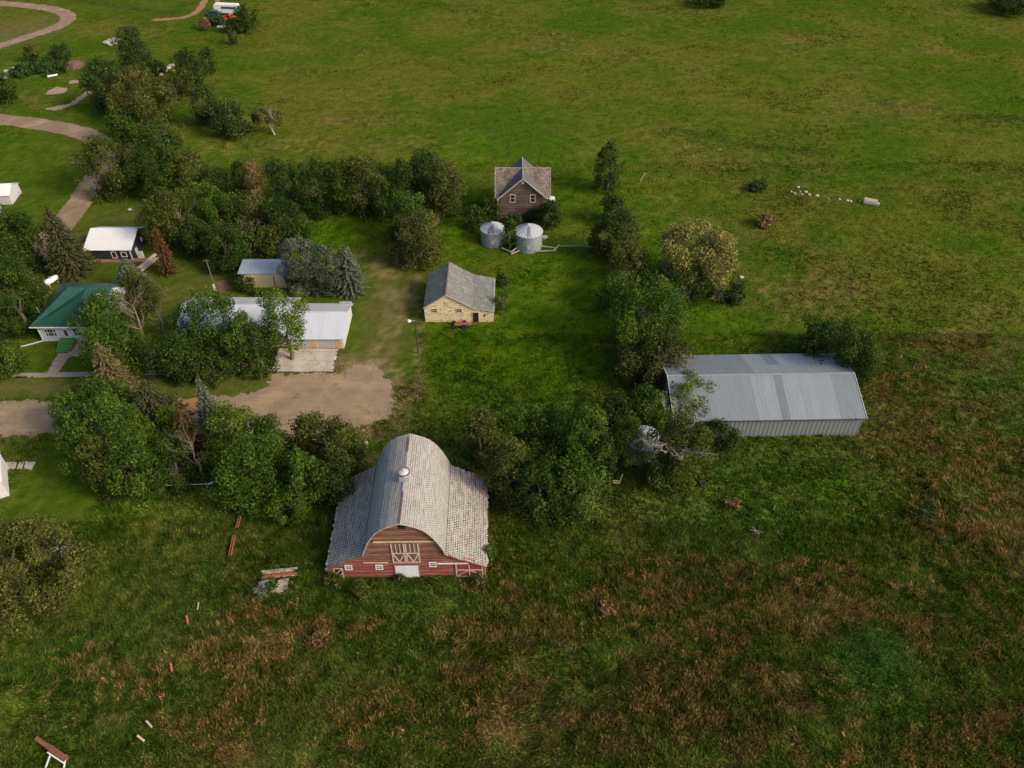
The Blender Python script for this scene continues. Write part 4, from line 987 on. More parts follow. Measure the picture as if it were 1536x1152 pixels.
def limb(mb, p, d, L, r, depth, rnd, spread=.6, up=.12):
    n = 3 if depth > 1 else 2; q = Vector(p); d = Vector(d).normalized()
    for i in range(n):
        e = (d+Vector((rnd.uniform(-.22, .22), rnd.uniform(-.22, .22), rnd.uniform(-.08, .2)))).normalized()
        q2 = q+e*L/n; r2 = r*(1-.28*(i+1)/n*1.3)
        mb.tube(q, q2, r*(1-.28*i/n*1.3), r2, 6 if depth > 1 else 4, False)
        if depth > 0:
            for _ in range(rnd.choice((1, 2)) if i < n-1 else 2):
                s = Vector((rnd.uniform(-1, 1), rnd.uniform(-1, 1), rnd.uniform(-.2, .7)))*spread
                limb(mb, q2, e*.8+s+Vector((0, 0, up)), L*rnd.uniform(.5, .72), r2*.62, depth-1, rnd, spread, up)
        q, d = q2, e
def trunk_mb(R, h, seed, base=.08, lean=0.0, rad0=None):
    rnd = random.Random(seed); mb = MB(); r = rad0 or max(.07, .022*h+.02*R); H_ = h*.62
    p = Vector((0, 0, -.15)); n = 5; pts = [p]
    for i in range(n):
        p = p+Vector((rnd.uniform(-.06, .06)*H_+lean*H_/n, rnd.uniform(-.05, .05)*H_, H_/n)); pts.append(p)
    for i in range(n): mb.tube(pts[i], pts[i+1], r*(1-.15*i), r*(1-.15*(i+1)), 8, i == 0)
    for i in range(2, n+1):
        for _ in range(2):
            a = rnd.uniform(0, 6.28); d = Vector((math.cos(a), math.sin(a), rnd.uniform(.2, .9)))
            limb(mb, pts[i], d, min(R, h)*rnd.uniform(.35, .6), r*(1-.15*i)*.55, 1, rnd, .5)
    return mb
def spot(x0, y0, x1, y1, kmax=2.2):
    cx, cy = (x0+x1)/2, (y0+y1)/2; hc = 2.5
    for _ in range(25):
        X_, Y_, _z = P(cx, cy, hc); zc = Y_*CT+(CH-hc)*ST; s = F/zc
        R = (x1-x0)/2/s; phi = math.atan2(CH-hc, Y_); Hp = (y1-y0)/2/s
        hh = math.sqrt(max(Hp*Hp-(R*math.sin(phi))**2, (.5*R)**2))/math.cos(phi); hh = min(hh, kmax*R); hc = hh
    return X_, Y_, R, 2*hh
def spot_up(x0, y0, x1, y1, wd=1.0):
    Rp = (x1-x0)/2; cx = (x0+x1)/2; b = P(cx, y1); R = 2.0
    for _ in range(12):
        Yc = b[1]+R*.9; zc = Yc*CT+CH*ST; R = Rp/(F/zc)*wd
    Xc = P(cx, y1)[0]/b[1]*Yc if 0 else (cx-768)/F*(Yc*CT+CH*ST)
    top = PY(cx, y0, Yc)
    return Xc, Yc, R, max(1.0, top[2])
TREE_N = [0]
def tree(kind, box, label, pal=None, group=None, dead=0.0, gap=0.0, shape='round', base=.06, dens=1.0, leaf=None, kmax=2.2, branches=0, full=.82, name=None, cat=None, topx=None):
    TREE_N[0] += 1; sd = 100+TREE_N[0]*7
    if kind == 'spruce':
        X_, Y_, R, h = spot_up(*box); z = hz(X_, Y_)
        cat = cat or 'spruce tree'; T = empty(name or 'spruce_tree', (X_, Y_, z), 0, label, cat, group)
        MB().tube((0, 0, -.2), (0, 0, h*.6), max(.12, h*.022), h*.012, 8).tube((0, 0, h*.6), (0, 0, h*.96), h*.012, .03, 6).build('trunk', M['bark'], T)
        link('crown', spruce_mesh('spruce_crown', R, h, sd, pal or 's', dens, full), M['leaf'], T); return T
    if kind == 'bare':
        X_, Y_, R, h = spot_up(*box); z = hz(X_, Y_); rnd = random.Random(sd)
        T = empty(name or 'bare_tree', (X_, Y_, z), 0, label, cat or 'bare tree', group)
        mb = MB(); p = Vector((0, 0, -.1)); n = 5; r = .019*h+.03; lean = topx or 0
        for i in range(n):
            q = p+Vector((lean*h/n+rnd.uniform(-.03, .03)*h, rnd.uniform(-.03, .03)*h, h*.72/n)); mb.tube(p, q, r*(1-i*.15), r*(1-(i+1)*.15), 7, False); p = q
            if i >= 1:
                for _ in range(2):
                    a = rnd.uniform(0, 6.28); d = Vector((math.cos(a)*.8, math.sin(a)*.8, rnd.uniform(.3, 1))); limb(mb, p, d, R*rnd.uniform(.6, .95), r*(1-(i+1)*.15)*.5, 2, rnd, .5, .2)
        mb.build('trunk', M['deadwood'], T)
        if pal: link('crown', crown_mesh('crown', R, h, sd, pal, .13, .22, .3, .25), M['leaf'], T)
        return T
    X_, Y_, R, h = spot(*box, kmax); z = hz(X_, Y_)
    if kind == 'tree': R *= 1.06; h *= 1.03
    lf = leaf or (.17 if Y_ < 110 else .20 if Y_ < 150 else .26)
    if name is None: name = 'shrub' if kind == 'shrub' else 'deciduous_tree'
    T = empty(name, (X_, Y_, z), 0, label, cat or ('shrub' if kind == 'shrub' else 'tree'), group)
    tb = trunk_mb(R, h, sd, base, 0); tb.build('stem' if kind == 'shrub' else 'trunk', M['bark'], T)
    link('foliage' if kind == 'shrub' else 'crown', crown_mesh('crown', R, h, sd, pal or 'g', lf, dens, gap, base if kind != 'shrub' else .0, dead, shape), M['leaf'], T)
    if branches:
        big = branches > 10
        rnd = random.Random(sd+3)
        for i in range(branches):
            a = rnd.uniform(-PI, 0) if i % 3 else rnd.uniform(0, PI); zz = h*(rnd.uniform(.65, 1.0) if big else rnd.uniform(.35, .85))
            mb = MB(); limb(mb, (math.cos(a)*R*.45, math.sin(a)*R*.45, zz*.8), (math.cos(a), math.sin(a), .3), R*(.66 if big else .42), .06 if big else .045, 2, rnd, .6, .1)
            mb.build('dead_branch', M['greywood' if big else 'deadwood'], T)
    return T
G1, G2, G3, G4, G5, G6 = 'trees in the north-west thicket', 'trees of the shelterbelt behind the yard', 'trees in the front grove left of the barn', 'trees between the barn and the metal shed', 'trees along the yard fence line', 'trees around the houses'
TREES = [
 # --- north-west
 ('tree', (178,42,224,112), 'tall dark narrow-topped tree, northernmost of the upper-left thicket', 'n', G1, dict(shape='tall')),
 ('tree', (125,97,192,165), 'dark bushy tree at the left side of the upper-left thicket, beside the sand streak', 'n', G1, dict(branches=2)),
 ('tree', (172,106,250,184), 'large olive-topped round tree in the middle of the upper-left thicket', 'o', G1, dict(dead=.12, branches=2)),
 ('tree', (262,76,303,132), 'dark tree at the right end of the upper-left thicket', 'n', G1, {}),
 ('tree', (250,104,290,144), 'low olive-green tree at the lower right of the upper-left thicket', 'm', G1, {}),
 ('tree', (297,75,323,108), 'small dark round tree standing apart, top right of the thicket', 'd', G1, {}),
 ('tree', (287,130,330,186), 'dark tree with a dry grey left side, leftmost of three in the open pasture', 'd', G1, dict(dead=.3)),
 ('tree', (318,150,370,204), 'grey-green tree in the middle of three in the open pasture', 'n', G1, dict(dead=.12, branches=2)),
 ('shrub', (225,90,250,112), 'low shrub by the rubble heap in the thicket', 'd', G1, {}),
 ('tree', (168,165,216,218), 'green tree just above the bend of the curved road', 'g', G1, {}),
 ('tree', (196,150,246,215), 'dark tree behind the bend of the curved road, below the olive-topped tree', 'm', G1, dict(dead=.15)),
 ('tree', (118,208,206,292), 'big olive round tree overhanging the curved road', 'm', G1, dict(branches=5)),
 ('tree', (192,188,264,250), 'tall dark tree right of the curved road', 'd', G1, {}),
 ('tree', (200,220,272,294), 'dark dense tree beside the big olive tree over the road', 'd', G1, {}),
 ('tree', (262,226,312,292), 'mid-green loose tree right of the dark dense trees', 'm', G1, dict(dead=.1)),
 ('tree', (305,252,345,296), 'small dark tree at the end of the row behind the dark cabin lawn', 'd', G1, {}),
 ('shrub', (76,66,104,92), 'round shrub in the field above the hedge strip', 'n', G1, {}),
 ('shrub', (36,68,56,92), 'small dull shrub left of the round field shrub', 'm', G1, {}),
 ('shrub', (14,96,60,111), 'left part of the low blue-green hedge strip', 'n', 'hedge strip shrubs', dict(kmax=.3)),
 ('shrub', (50,92,98,107), 'right part of the low blue-green hedge strip', 'n', 'hedge strip shrubs', dict(kmax=.3)),
 ('shrub', (-10,110,22,152), 'dark shrub at the left edge beside the rock pile', 'd', G1, {}),
 ('shrub', (350,8,384,46), 'dark shrub to the right of the parked white bus', 'd', 'shrubs around the parked vehicles', {}),
 ('shrub', (338,26,366,48), 'shrub in front of the orange truck', 'n', 'shrubs around the parked vehicles', {}),
 ('shrub', (312,22,334,36), 'low shrub in front of the dark blue car', 'n', 'shrubs around the parked vehicles', {}),
 ('shrub', (298,26,314,44), 'dry greyish shrub left of the dark blue car', 'p', 'shrubs around the parked vehicles', dict(dens=.6)),
 ('shrub', (342,46,356,66), 'small lone shrub below the white debris by the bus', 'd', 'shrubs around the parked vehicles', dict(dead=.3)),
 ('shrub', (1040,-8,1092,3), 'dark shrub cut by the top edge, right of centre', 'd', None, dict(kmax=.4)),
 ('shrub', (1484,-4,1550,10), 'dark shrub at the top right corner', 'd', None, dict(kmax=.4)),
 # --- shelterbelt
 ('shrub', (346,240,372,286), 'small dark tree left of the reddish dead shrub', 'd', G2, {}),
 ('shrub', (360,238,396,286), 'reddish-brown dead shrub on the pasture side of the shelterbelt', 'p', G2, dict(dens=.5)),
 ('shrub', (372,278,400,330), 'pale pinkish dead tall shrub between green trees', 'p', G2, dict(dens=.8, shape='tall', kmax=3)),
 ('tree', (396,238,452,318), 'dark green tree at the left end of the shelterbelt row', 'd', G2, {}),
 ('tree', (444,242,500,322), 'dark green tree, second from the left in the shelterbelt row', 'd', G2, dict(dead=.05)),
 ('tree', (490,244,540,318), 'green tree in the middle of the shelterbelt row', 'g', G2, {}),
 ('tree', (512,236,572,320), 'taller tree with olive patches in the middle of the shelterbelt row', 'm', G2, dict(dead=.08)),
 ('tree', (552,262,590,325), 'dark tree with a dry reddish top, in the row left of the big rounded trees', 'd', G2, dict(dead=.22)),
 ('tree', (570,238,634,310), 'big dark rounded tree at the right part of the shelterbelt', 'd', G2, {}),
 ('tree', (612,226,668,300), 'big dark tree with a greyish crown top, highest at the right of the shelterbelt', 'n', G2, dict(dead=.06)),
 ('tree', (640,246,696,322), 'olive-green tree at the right end of the shelterbelt', 'm', G2, dict(dead=.1)),
 ('tree', (580,288,642,362), 'green tree standing in front of the shelterbelt, left of the grain bins', 'g', G2, {}),
 ('tree', (596,318,662,396), 'mixed green and dry brown tree above the yellow shed', 'm', G2, dict(dead=.22, branches=5)),
 ('shrub', (586,366,626,402), 'dry brownish shrub at the mown corner above the yellow shed', 'm', G2, dict(dead=.4)),
 ('tree', (221,284,300,372), 'broad light olive tree behind the dark cabin', 'm', G2, {}),
 ('tree', (276,274,330,332), 'green tree behind the broad olive tree', 'g', G2, {}),
 ('tree', (310,290,368,350), 'dark green tree in the middle of the grove behind the cabin', 'g', G2, dict(dead=.1)),
 ('tree', (340,288,392,346), 'tree with pale bare branches in the grove above the tan shed', 'm', G2, dict(dead=.25, branches=5)),
 ('tree', (304,342,374,406), 'dense dark round tree beside the tan shed', 'd', G2, {}),
 ('tree', (350,328,410,384), 'grey dried-out tree above the tan shed roof', 'd', G2, dict(dead=.5, branches=4)),
 ('tree', (388,300,420,345), 'small dark tree between the pinkish dead shrub and the spruces', 'd', G2, {}),
 ('tree', (402,302,464,372), 'dark green tree above the three blue spruces', 'd', G2, {}),
 ('tree', (384,340,428,388), 'dull green tree right above the tan shed', 'm', G2, dict(dead=.1)),
 ('tree', (268,330,316,384), 'shaded dark tree right of the brown dead spruce', 'd', G2, {}),
 # --- spruces
 ('tree', (424,362,478,440), 'full rounded blue spruce, leftmost of the three by the tan shed', 's', 'blue spruces beside the tan shed', dict(name='spruce_tree', cat='spruce tree', leaf=.15, dens=1.35)),
 ('tree', (472,366,511,446), 'narrower rounded blue spruce, middle one of the three by the tan shed', 'u', 'blue spruces beside the tan shed', dict(name='spruce_tree', cat='spruce tree', leaf=.15, dens=1.35)),
 ('spruce', (500,370,554,452), 'conical blue spruce, rightmost of the three by the tan shed', 's', 'blue spruces beside the tan shed', dict(full=.5)),
 ('spruce', (72,308,152,428), 'tall dark spruce with long shaggy branches at the left of the dark cabin', 't', G6, {}),
 ('spruce', (240,340,270,418), 'slender brown dying spruce right of the wooden ramp', 'b', G6, dict(full=.6, dens=.8)),
 ('spruce', (166,386,242,460), 'spreading blue spruce behind the green-roofed house', 's', G6, {}),
 ('spruce', (140,514,222,622), 'spruce with brownish cone-laden top standing on the sidewalk', 'k', G6, {}),
 ('spruce', (298,566,348,660), 'slim pale blue spruce at the edge of the gravel yard', 's', G3, {}),
 ('spruce', (186,570,292,668), 'dark drooping spruce in the middle of the front grove', 't', G3, {}),
 ('spruce', (262,604,318,690), 'half-dead brown spruce with long side branches beside the slim blue spruce', 'b', G3, dict(dens=.7)),
 # --- around the houses
 ('tree', (-30,316,58,414), 'big dark tree at the left edge above the propane tank', 'd', G6, {}),
 ('tree', (-34,396,66,500), 'big dark tree at the left edge beside the green-roofed house', 'd', G6, dict(dead=.03)),
 ('shrub', (-14,512,36,562), 'round green bush at the left edge above the sidewalk', 'g', G6, {}),
 ('tree', (158,412,236,476), 'olive-brown loose tree over the back of the green roof', 'm', G6, dict(dead=.25)),
 ('tree', (122,440,192,520), 'leafy green tree covering the right side of the green-roofed house', 'g', G6, {}),
 ('tree', (134,486,218,570), 'leafy green tree in front of the green-roofed house right side', 'g', G6, dict(leaf=.19)),
 ('bare', (196,430,244,530), 'tall bare pale tree between the green-roofed house and the long white roof', None, G6, {}),
 ('bare', (236,448,272,520), 'small bare pale tree at the left end of the long white roof', None, G6, {}),
 ('tree', (284,438,352,536), 'large dark green tree over the left part of the long white roof', 'g', G6, dict(branches=1)),
 ('tree', (228,500,300,574), 'very dark tree on the sidewalk left of the long white-roofed house', 'd', G6, {}),
 ('tree', (280,512,352,576), 'dark low tree on the sidewalk in front of the long house', 'd', G6, dict(dead=.04)),
 ('tree', (344,474,392,560), 'dark tree with a reddish dry spot in front of the long white roof', 'g', G6, dict(dead=.12)),
 ('tree', (258,458,300,524), 'airy dark tree with white roof showing through at the left end of the long house', 'g', G6, dict(gap=.35, base=.2)),
 ('tree', (362,488,414,562), 'dark tree at the left corner of the concrete apron', 'd', G6, {}),
 ('tree', (394,440,460,546), 'airy light green tree with open branches against the white garage roof', 'l', G6, dict(gap=.15, dens=.95, base=.2)),
 ('shrub', (352,411,384,438), 'dark green bush at the front of the tan shed', 'd', G6, {}),
 ('shrub', (378,436,402,447), 'low leafy plants at the foot of the tan shed, left', 'g', 'plants at the foot of the tan shed', dict(kmax=.7)),
 ('shrub', (402,436,428,446), 'low leafy plants at the foot of the tan shed, right', 'g', 'plants at the foot of the tan shed', dict(kmax=.7)),
 # --- front grove
 ('tree', (116,566,194,640), 'light green tree at the top left of the front grove, over the gravel road end', 'g', G3, {}),
 ('tree', (78,582,140,652), 'green tree at the far left of the front grove, reaching over the road', 'g', G3, dict(dead=.04, gap=.1)),
 ('tree', (110,600,206,706), 'broad green tree in the left half of the front grove', 'g', G3, {}),
 ('tree', (122,655,190,742), 'dull green tree at the lower left corner of the front grove', 'm', G3, {}),
 ('tree', (160,656,236,746), 'bright-tipped green tree at the bottom of the front grove above the white rail', 'g', G3, {}),
 ('tree', (190,624,232,680), 'small lime-tinged tree in the centre left of the front grove', 'l', G3, {}),
 ('tree', (238,608,280,662), 'small bright green tree in front of the drooping spruce', 'l', G3, {}),
 ('tree', (212,668,242,752), 'narrow green tree beside the white rail', 'g', G3, dict(kmax=3)),
 ('tree', (232,652,292,730), 'deeply shaded tree in the gap of the front grove', 'd', G3, {}),
 ('bare', (278,640,334,738), 'bare grey tree with forked limbs in the gap of the front grove', None, G3, {}),
 ('bare', (255,690,292,738), 'low bare grey branches left of the forked bare tree', None, G3, {}),
 ('tree', (318,606,384,690), 'light olive-green tree right of the slim blue spruce', 'l', G3, {}),
 ('tree', (305,656,358,710), 'bright lime-green tree beside the bare forked tree', 'l', G3, {}),
 ('tree', (376,624,442,708), 'dark green tree with a ragged top in front of the gravel yard', 'd', G3, {}),
 ('tree', (334,648,426,760), 'large dark green tree in the right half of the front grove', 'g', G3, {}),
 ('tree', (325,700,396,766), 'dark green tree right above the upper red beam', 'g', G3, {}),
 ('tree', (430,676,486,760), 'tree with a bright leafy streak, left of the barn', 'g', G3, dict(shape='tall')),
 ('tree', (398,716,472,782), 'low green tree nearest to the barn foreground, left side', 'g', G3, {}),
 ('tree', (446,620,508,708), 'olive-green tree at the lower edge of the gravel yard', 'm', G3, {}),
 ('tree', (484,628,546,722), 'olive-green tree next to the barn back corner', 'm', G3, dict(dead=.06)),
 ('tree', (470,690,526,762), 'shaded dark tree against the barn left wing', 'd', G3, {}),
 ('tree', (-70,792,98,938), 'huge olive tree at the left edge hiding a white object', 'o', None, dict(leaf=.17, dens=1.35)),
 # --- middle
 ('tree', (696,614,750,704), 'slender dull green tree right behind the barn', 'm', G4, dict(shape='tall', kmax=2.6)),
 ('tree', (746,604,830,700), 'dark green tree with upright tufted crown, top of the clump right of the barn', 'g', G4, {}),
 ('tree', (806,604,872,700), 'green tree in the top middle of the clump right of the barn', 'g', G4, {}),
 ('tree', (850,608,916,722), 'tree with a browning right side in the clump right of the barn', 'g', G4, dict(dead=.1)),
 ('tree', (728,656,800,762), 'dull dark tree against the barn right wing', 'm', G4, {}),
 ('tree', (772,690,838,780), 'deep dark tree at the bottom of the clump right of the barn', 'd', G4, dict(branches=1)),
 ('tree', (818,684,902,780), 'dark green tree at the lower right of the clump right of the barn', 'g', G4, dict(dead=.05)),
 ('tree', (880,650,926,740), 'shaded tree between the clump and the half hidden grain bin', 'd', G4, dict(dead=.15)),
 ('tree', (914,626,974,704), 'light leafy tree leaning over the half hidden grain bin', 'l', G4, dict(gap=.1, base=.15)),
 ('tree', (904,590,950,648), 'dark low tree above the half hidden grain bin', 'd', G4, {}),
 ('tree', (948,580,1002,650), 'bright green round tree at the left corner of the long metal shed', 'g', G4, {}),
 ('tree', (996,562,1072,632), 'green tree with open branches over the left end of the metal shed roof', 'l', G4, dict(gap=.2, base=.2, dead=.05)),
 ('tree', (978,606,1050,744), 'tree with many pale dead branches in front of the metal shed', 'm', G4, dict(dead=.12, branches=14, dens=1.1)),
 ('tree', (968,672,1022,734), 'dark low tree below the half hidden grain bin', 'd', G4, {}),
 ('shrub', (1052,626,1106,680), 'dark bush at the front wall of the long metal shed', 'd', G4, {}),
 # --- right-hand row
 ('tree', (893,218,934,286), 'narrow dark tree at the far end of the yard fence line', 'd', G5, dict(kmax=2.6, dead=.06)),
 ('tree', (901,290,936,334), 'dark low tree, second from the far end of the yard fence line', 'd', G5, dict(dead=.06)),
 ('tree', (884,332,922,382), 'dull green tree right of the grain bins, over the green rail', 'm', G5, {}),
 ('tree', (912,316,962,394), 'tree with dry grey branches in the yard fence line', 'd', G5, dict(dead=.25, branches=5)),
 ('tree', (914,368,972,432), 'light olive tree in the yard fence line', 'o', G5, {}),
 ('tree', (900,412,958,470), 'green tree left of the largest tree in the yard fence line', 'g', G5, {}),
 ('tree', (912,416,1026,540), 'largest dense green tree in the yard fence line', 'g', G5, {}),
 ('tree', (930,490,1030,582), 'green and dry brown tree at the corner of the metal shed', 'm', G5, dict(dead=.22)),
 ('tree', (986,336,1078,428), 'big yellow-olive tree standing in the pasture, upper half', 'y', None, {}),
 ('tree', (1040,352,1104,440), 'yellow-olive tree leaning right, beside the fallen pale trunk', 'y', None, dict(branches=2)),
 ('tree', (1000,398,1062,456), 'shaded green underbrush below the big yellow-olive tree', 'd', None, dict(dead=.1)),
 ('shrub', (1088,420,1122,456), 'small dark bush at the right foot of the yellow-olive tree', 'd', None, dict(dead=.2)),
 ('tree', (1198,486,1300,560), 'dark broad tree behind the right end of the long metal shed', 'd', None, {}),
 ('tree', (1246,500,1312,590), 'dark tree at the right gable of the long metal shed', 'd', None, dict(dead=.04)),
 # --- bushes by the house and bins
 ('shrub', (722,296,752,332), 'green bush at the left corner of the abandoned house', 'd', 'bushes round the abandoned house', {}),
 ('shrub', (756,318,784,342), 'bush in front of the middle of the abandoned house', 'n', 'bushes round the abandoned house', {}),
 ('shrub', (790,312,812,334), 'dark bush at the right half of the abandoned house front', 'd', 'bushes round the abandoned house', {}),
 ('shrub', (808,300,846,342), 'dark bush at the right corner of the abandoned house', 'd', 'bushes round the abandoned house', {}),
 ('shrub', (753,326,774,374), 'tall dark bush squeezed between the two grain bins', 'd', 'bushes round the abandoned house', dict(kmax=3)),
 ('shrub', (696,306,726,344), 'grey-green shrub left of the left grain bin', 'n', 'bushes round the abandoned house', dict(dens=.8)),
 ('shrub', (744,406,760,430), 'small shrub at the back right corner of the yellow shed', 'd', 'shrubs beside the yellow shed', {}),
 ('shrub', (743,438,763,472), 'dull weedy shrub along the right wall of the yellow shed', 'm', 'shrubs beside the yellow shed', dict(dead=.25, dens=.8)),
 ('shrub', (486,858,514,882), 'greyish weed bush at the left front corner of the barn', 'm', 'weed bushes in front of the barn', dict(dens=.6, dead=.3)),
 ('shrub', (530,866,556,900), 'grey-green weed bush in front of the barn left half', 'm', 'weed bushes in front of the barn', dict(dens=.5)),
 ('shrub', (594,862,608,872), 'small weed bush against the white barn door', 'm', 'weed bushes in front of the barn', dict(dens=.7)),
 ('shrub', (706,864,732,880), 'weed bush at the right front corner of the barn', 'm', 'weed bushes in front of the barn', dict(dens=.6, dead=.2)),
 ('shrub', (724,812,742,850), 'leafy weed bush along the right wall of the barn', 'g', 'weed bushes in front of the barn', {}),
 ('shrub', (382,880,404,902), 'silvery weed bush beside the concrete pad', 's', 'weed bushes in front of the barn', dict(dens=.5)),
 ('shrub', (400,868,416,890), 'weed bush growing through the concrete pad', 'n', 'weed bushes in front of the barn', dict(dens=.6)),
 ('shrub', (1088,732,1110,778), 'dry grey weed bush in front of the long metal shed', 'p', 'weed bushes in the right pasture', dict(dens=.35, kmax=.8)),
 ('shrub', (1124,270,1150,286), 'tuft of grey weeds left of the white stones', 'n', 'weed bushes in the right pasture', dict(dens=.6)),
 ('shrub', (1132,318,1160,340), 'dry brown brush heap in the right pasture', 'p', 'weed bushes in the right pasture', dict(dens=.7, kmax=.8)),
 ('shrub', (898,896,924,930), 'dry brown weed clump right of the barn foreground', 'p', 'dry weed clumps in the foreground', dict(dens=.35, kmax=.5)),
 ('shrub', (464,938,492,976), 'dry reddish weed clump below the barn, left', 'p', 'dry weed clumps in the foreground', dict(dens=.35, kmax=.5)),
 ('shrub', (1380,750,1402,784), 'dark weed clump in the right pasture below the metal shed', 'n', 'weed bushes in the right pasture', dict(dens=.5)),
]
for kind, box, label, pal, grp, kw in TREES: tree(kind, box, label, pal, grp, **kw)
# lone umbrella-shaped tree in the pasture
def lone_tree():
    b = P(412, 201); T = empty('deciduous_tree', (b[0], b[1], hz(b[0], b[1])), 0, 'lone tree with a bare white trunk, rightmost of three in the open pasture', 'tree', G1)
    mb = MB(); mb.tube((0, 0, -.2), (-.5, 0, 1.6), .22, .18, 8).tube((-.5, 0, 1.6), (-1.3, 0, 3.2), .16, .1, 7).tube((-.5, 0, 1.6), (.4, .2, 3.4), .13, .07, 7)
    rnd = random.Random(4)
    for p in ((-1.3, 0, 3.2), (.4, .2, 3.4)):
        for _ in range(3): limb(mb, p, (rnd.uniform(-1, 1), rnd.uniform(-1, 1), .8), 1.8, .06, 2, rnd, .5)
    mb.build('trunk', M['palewood'], T)
    o = link('crown', crown_mesh('crown', 2.6, 3.6, 77, 'o', .22, .8, .05, .05, .05), M['leaf'], T); o.location = (-2.3, 0, 2.6)
    o = link('crown', crown_mesh('crown', 1.9, 3.2, 78, 'o', .20, .3, .3, .05, .2), M['leaf'], T); o.location = (.9, .3, 2.2)
M['palewood'] = m_plain('pale_bark', (.34, .31, .26), .9, .2, 3)
lone_tree()
# ---------------------------------------------------------------- fences, posts, lamps
def gp(px, py, dz=0.0):
    a = P(px, py); return (a[0], a[1], hz(a[0], a[1])+dz)
def rail_fence(name, label, px, h=1.15, nr=2, mat='greywood', step=3.0, rail=.09, skip=()):
    pts = [gp(*q) for q in px]; a = Vector(pts[0]); B = empty(name, pts[0], 0, label, 'fence')
    k = 0
    for p, q in zip(pts[:-1], pts[1:]):
        p = Vector(p)-a; q = Vector(q)-a; L = (q-p).length; n = max(1, int(L/step))
        for i in range(n+1):
            s = p+(q-p)*i/n; MB().box((s.x, s.y, s.z+h/2-.1), (.12, .12, h+.2)).build('post', M[mat], B)
        for r in range(nr):
            if (k, r) in skip: continue
            z = h-.12-.42*r; MB().beam(p+Vector((0, -.08, z)), q+Vector((0, -.08, z)), .05, rail+.05).build('rail', M[mat], B)
        k += 1
    return B
rail_fence('rail_fence', 'pale rail fence under the front grove of trees', [(160,733),(205,732),(250,734),(312,733)], 1.15, 1, 'greywood')
rail_fence('rail_fence', 'dark rail fence under the trees left of the barn', [(392,732),(440,732),(500,731)], 1.15, 2, 'pole')
o = MB().beam(gp(313, 731, .6), gp(331, 728, 1.1), .16, .14).build('broken_plank', M['white'], None); put(o, 'broken white plank leaning under the bare forked tree', 'plank')
o = MB().beam(gp(438, 661, .3), gp(520, 661, .3), .14, .14).build('pole_log', M['greywood'], None); put(o, 'long grey pole lying at the lower edge of the gravel yard', 'pole')
# plank barrier between the bins
B = empty('plank_fence', gp(752, 376), 0, 'collapsed pale plank fence between and beside the two grain bins', 'fence'); o0 = Vector(gp(752, 376))
for a, b, za, zb in (((752,375),(768,381),.7,.5), ((766,380),(779,374),.4,.9), ((767,382),(779,378),.3,.5), ((804,374),(832,376),.9,.7), ((804,379),(834,378),.45,.4), ((831,378),(839,373),.5,.9)):
    MB().beam(Vector(gp(*a, za))-o0, Vector(gp(*b, zb))-o0, .10, .2).build('plank', M['greywood'], B)
o = MB().tube(gp(839, 374, .8), gp(866, 374, .9), .11, .11, 8).tube(gp(866, 374, .9), gp(893, 376, .8), .11, .11, 8).build('green_rail', m_plain('faded_green_paint', (.14, .24, .17), .7, .2, 2), None); put(o, 'long faded green rail running right from the plank fence into the trees', 'rail')
o = MB().bx(-.5, .5, -.3, .3, 0, .35).build('debris_block', M['greywood'], None); o.location = gp(817, 356); o.rotation_euler = (.1, .1, .5); put(o, 'pale broken board lying right of the right-hand grain bin', 'board')
# street lamps
def lamp(px, py, tx, ty, label):
    b = gp(px, py); t = PY(tx, ty, b[1]); L = empty('yard_lamp', b, 0, label, 'lamp post'); h = t[2]-b[2]; dx = t[0]-b[0]
    MB().tube((0, 0, -.2), (0, 0, h), .13, .09, 10).build('pole', M['pole'], L)
    a = MB().tube((0, 0, h-.05), (-.75, -.2, h+.12), .045, .045, 8).build('arm', M['galv'], L)
    MB().lathe((-.85, -.22, h+.0), [(.001, .3), (.22, .26), (.3, .08), (.26, 0), (.001, -.02)], 14).build('lamp_head', M['white'], L)
lamp(627.5, 531, 627, 481, 'dark yard lamp post with white head left of the yellow shed')
lamp(216, 352, 205, 314, 'dark lamp post with white head behind the dark cabin')
def upole():
    b = gp(325, 440); t = PY(309, 389, b[1]); L = empty('utility_pole', b, 0, 'weathered utility pole above the long white roof', 'utility pole'); h = t[2]-b[2]
    MB().tube((0, 0, -.3), (t[0]-b[0]+.0, 0, h), .11, .08, 10).build('pole', M['bark'], L)
    MB().beam((t[0]-b[0]-.7, 0, h-.35), (t[0]-b[0]+.5, 0, h-.3), .07, .08).build('crossarm', M['bark'], L)
    MB().bx(-.2, .14, -.3, -.14, .4, 1.9).build('meter_box', M['white'], L)
upole()
# ---------------------------------------------------------------- timber, rocks, small things
def beamobj(name, label, a, b, w, h, mat, cat, n=1, gap=.25, group=None):
    m = MB(); A, B_ = Vector(a), Vector(b); d = (B_-A).normalized(); s = Vector((-d.y, d.x, 0))
    for i in range(n): m.beam(A+s*gap*i, B_+s*gap*i, w, h)
    o = m.build(name, M[mat], None); return put(o, label, cat, group)
beamobj('feed_bunk', 'upper of the two long rusty red feed troughs left of the barn', gp(358, 794, .45), gp(367, 762, .5), .07, .28, 'redwood', 'feed trough', 2, .24)
beamobj('feed_bunk', 'lower of the two long rusty red feed troughs left of the barn', gp(348, 837, .45), gp(354, 807, .5), .07, .28, 'redwood', 'feed trough', 2, .24)
B = empty('lumber_pile', gp(420, 862), rad(6), 'pile of long boards beside the broken concrete pad', 'lumber pile')
for i in range(9): MB().beam((-1.9+random.uniform(-.3, .3), -.5+.28*(i % 4), .14+.11*(i//4)), (1.9+random.uniform(-.3, .3), -.45+.28*(i % 4), .16+.12*(i//4)), .24, .07).build('board', M[('lightwood', 'greywood', 'redwood')[i % 3]], B)
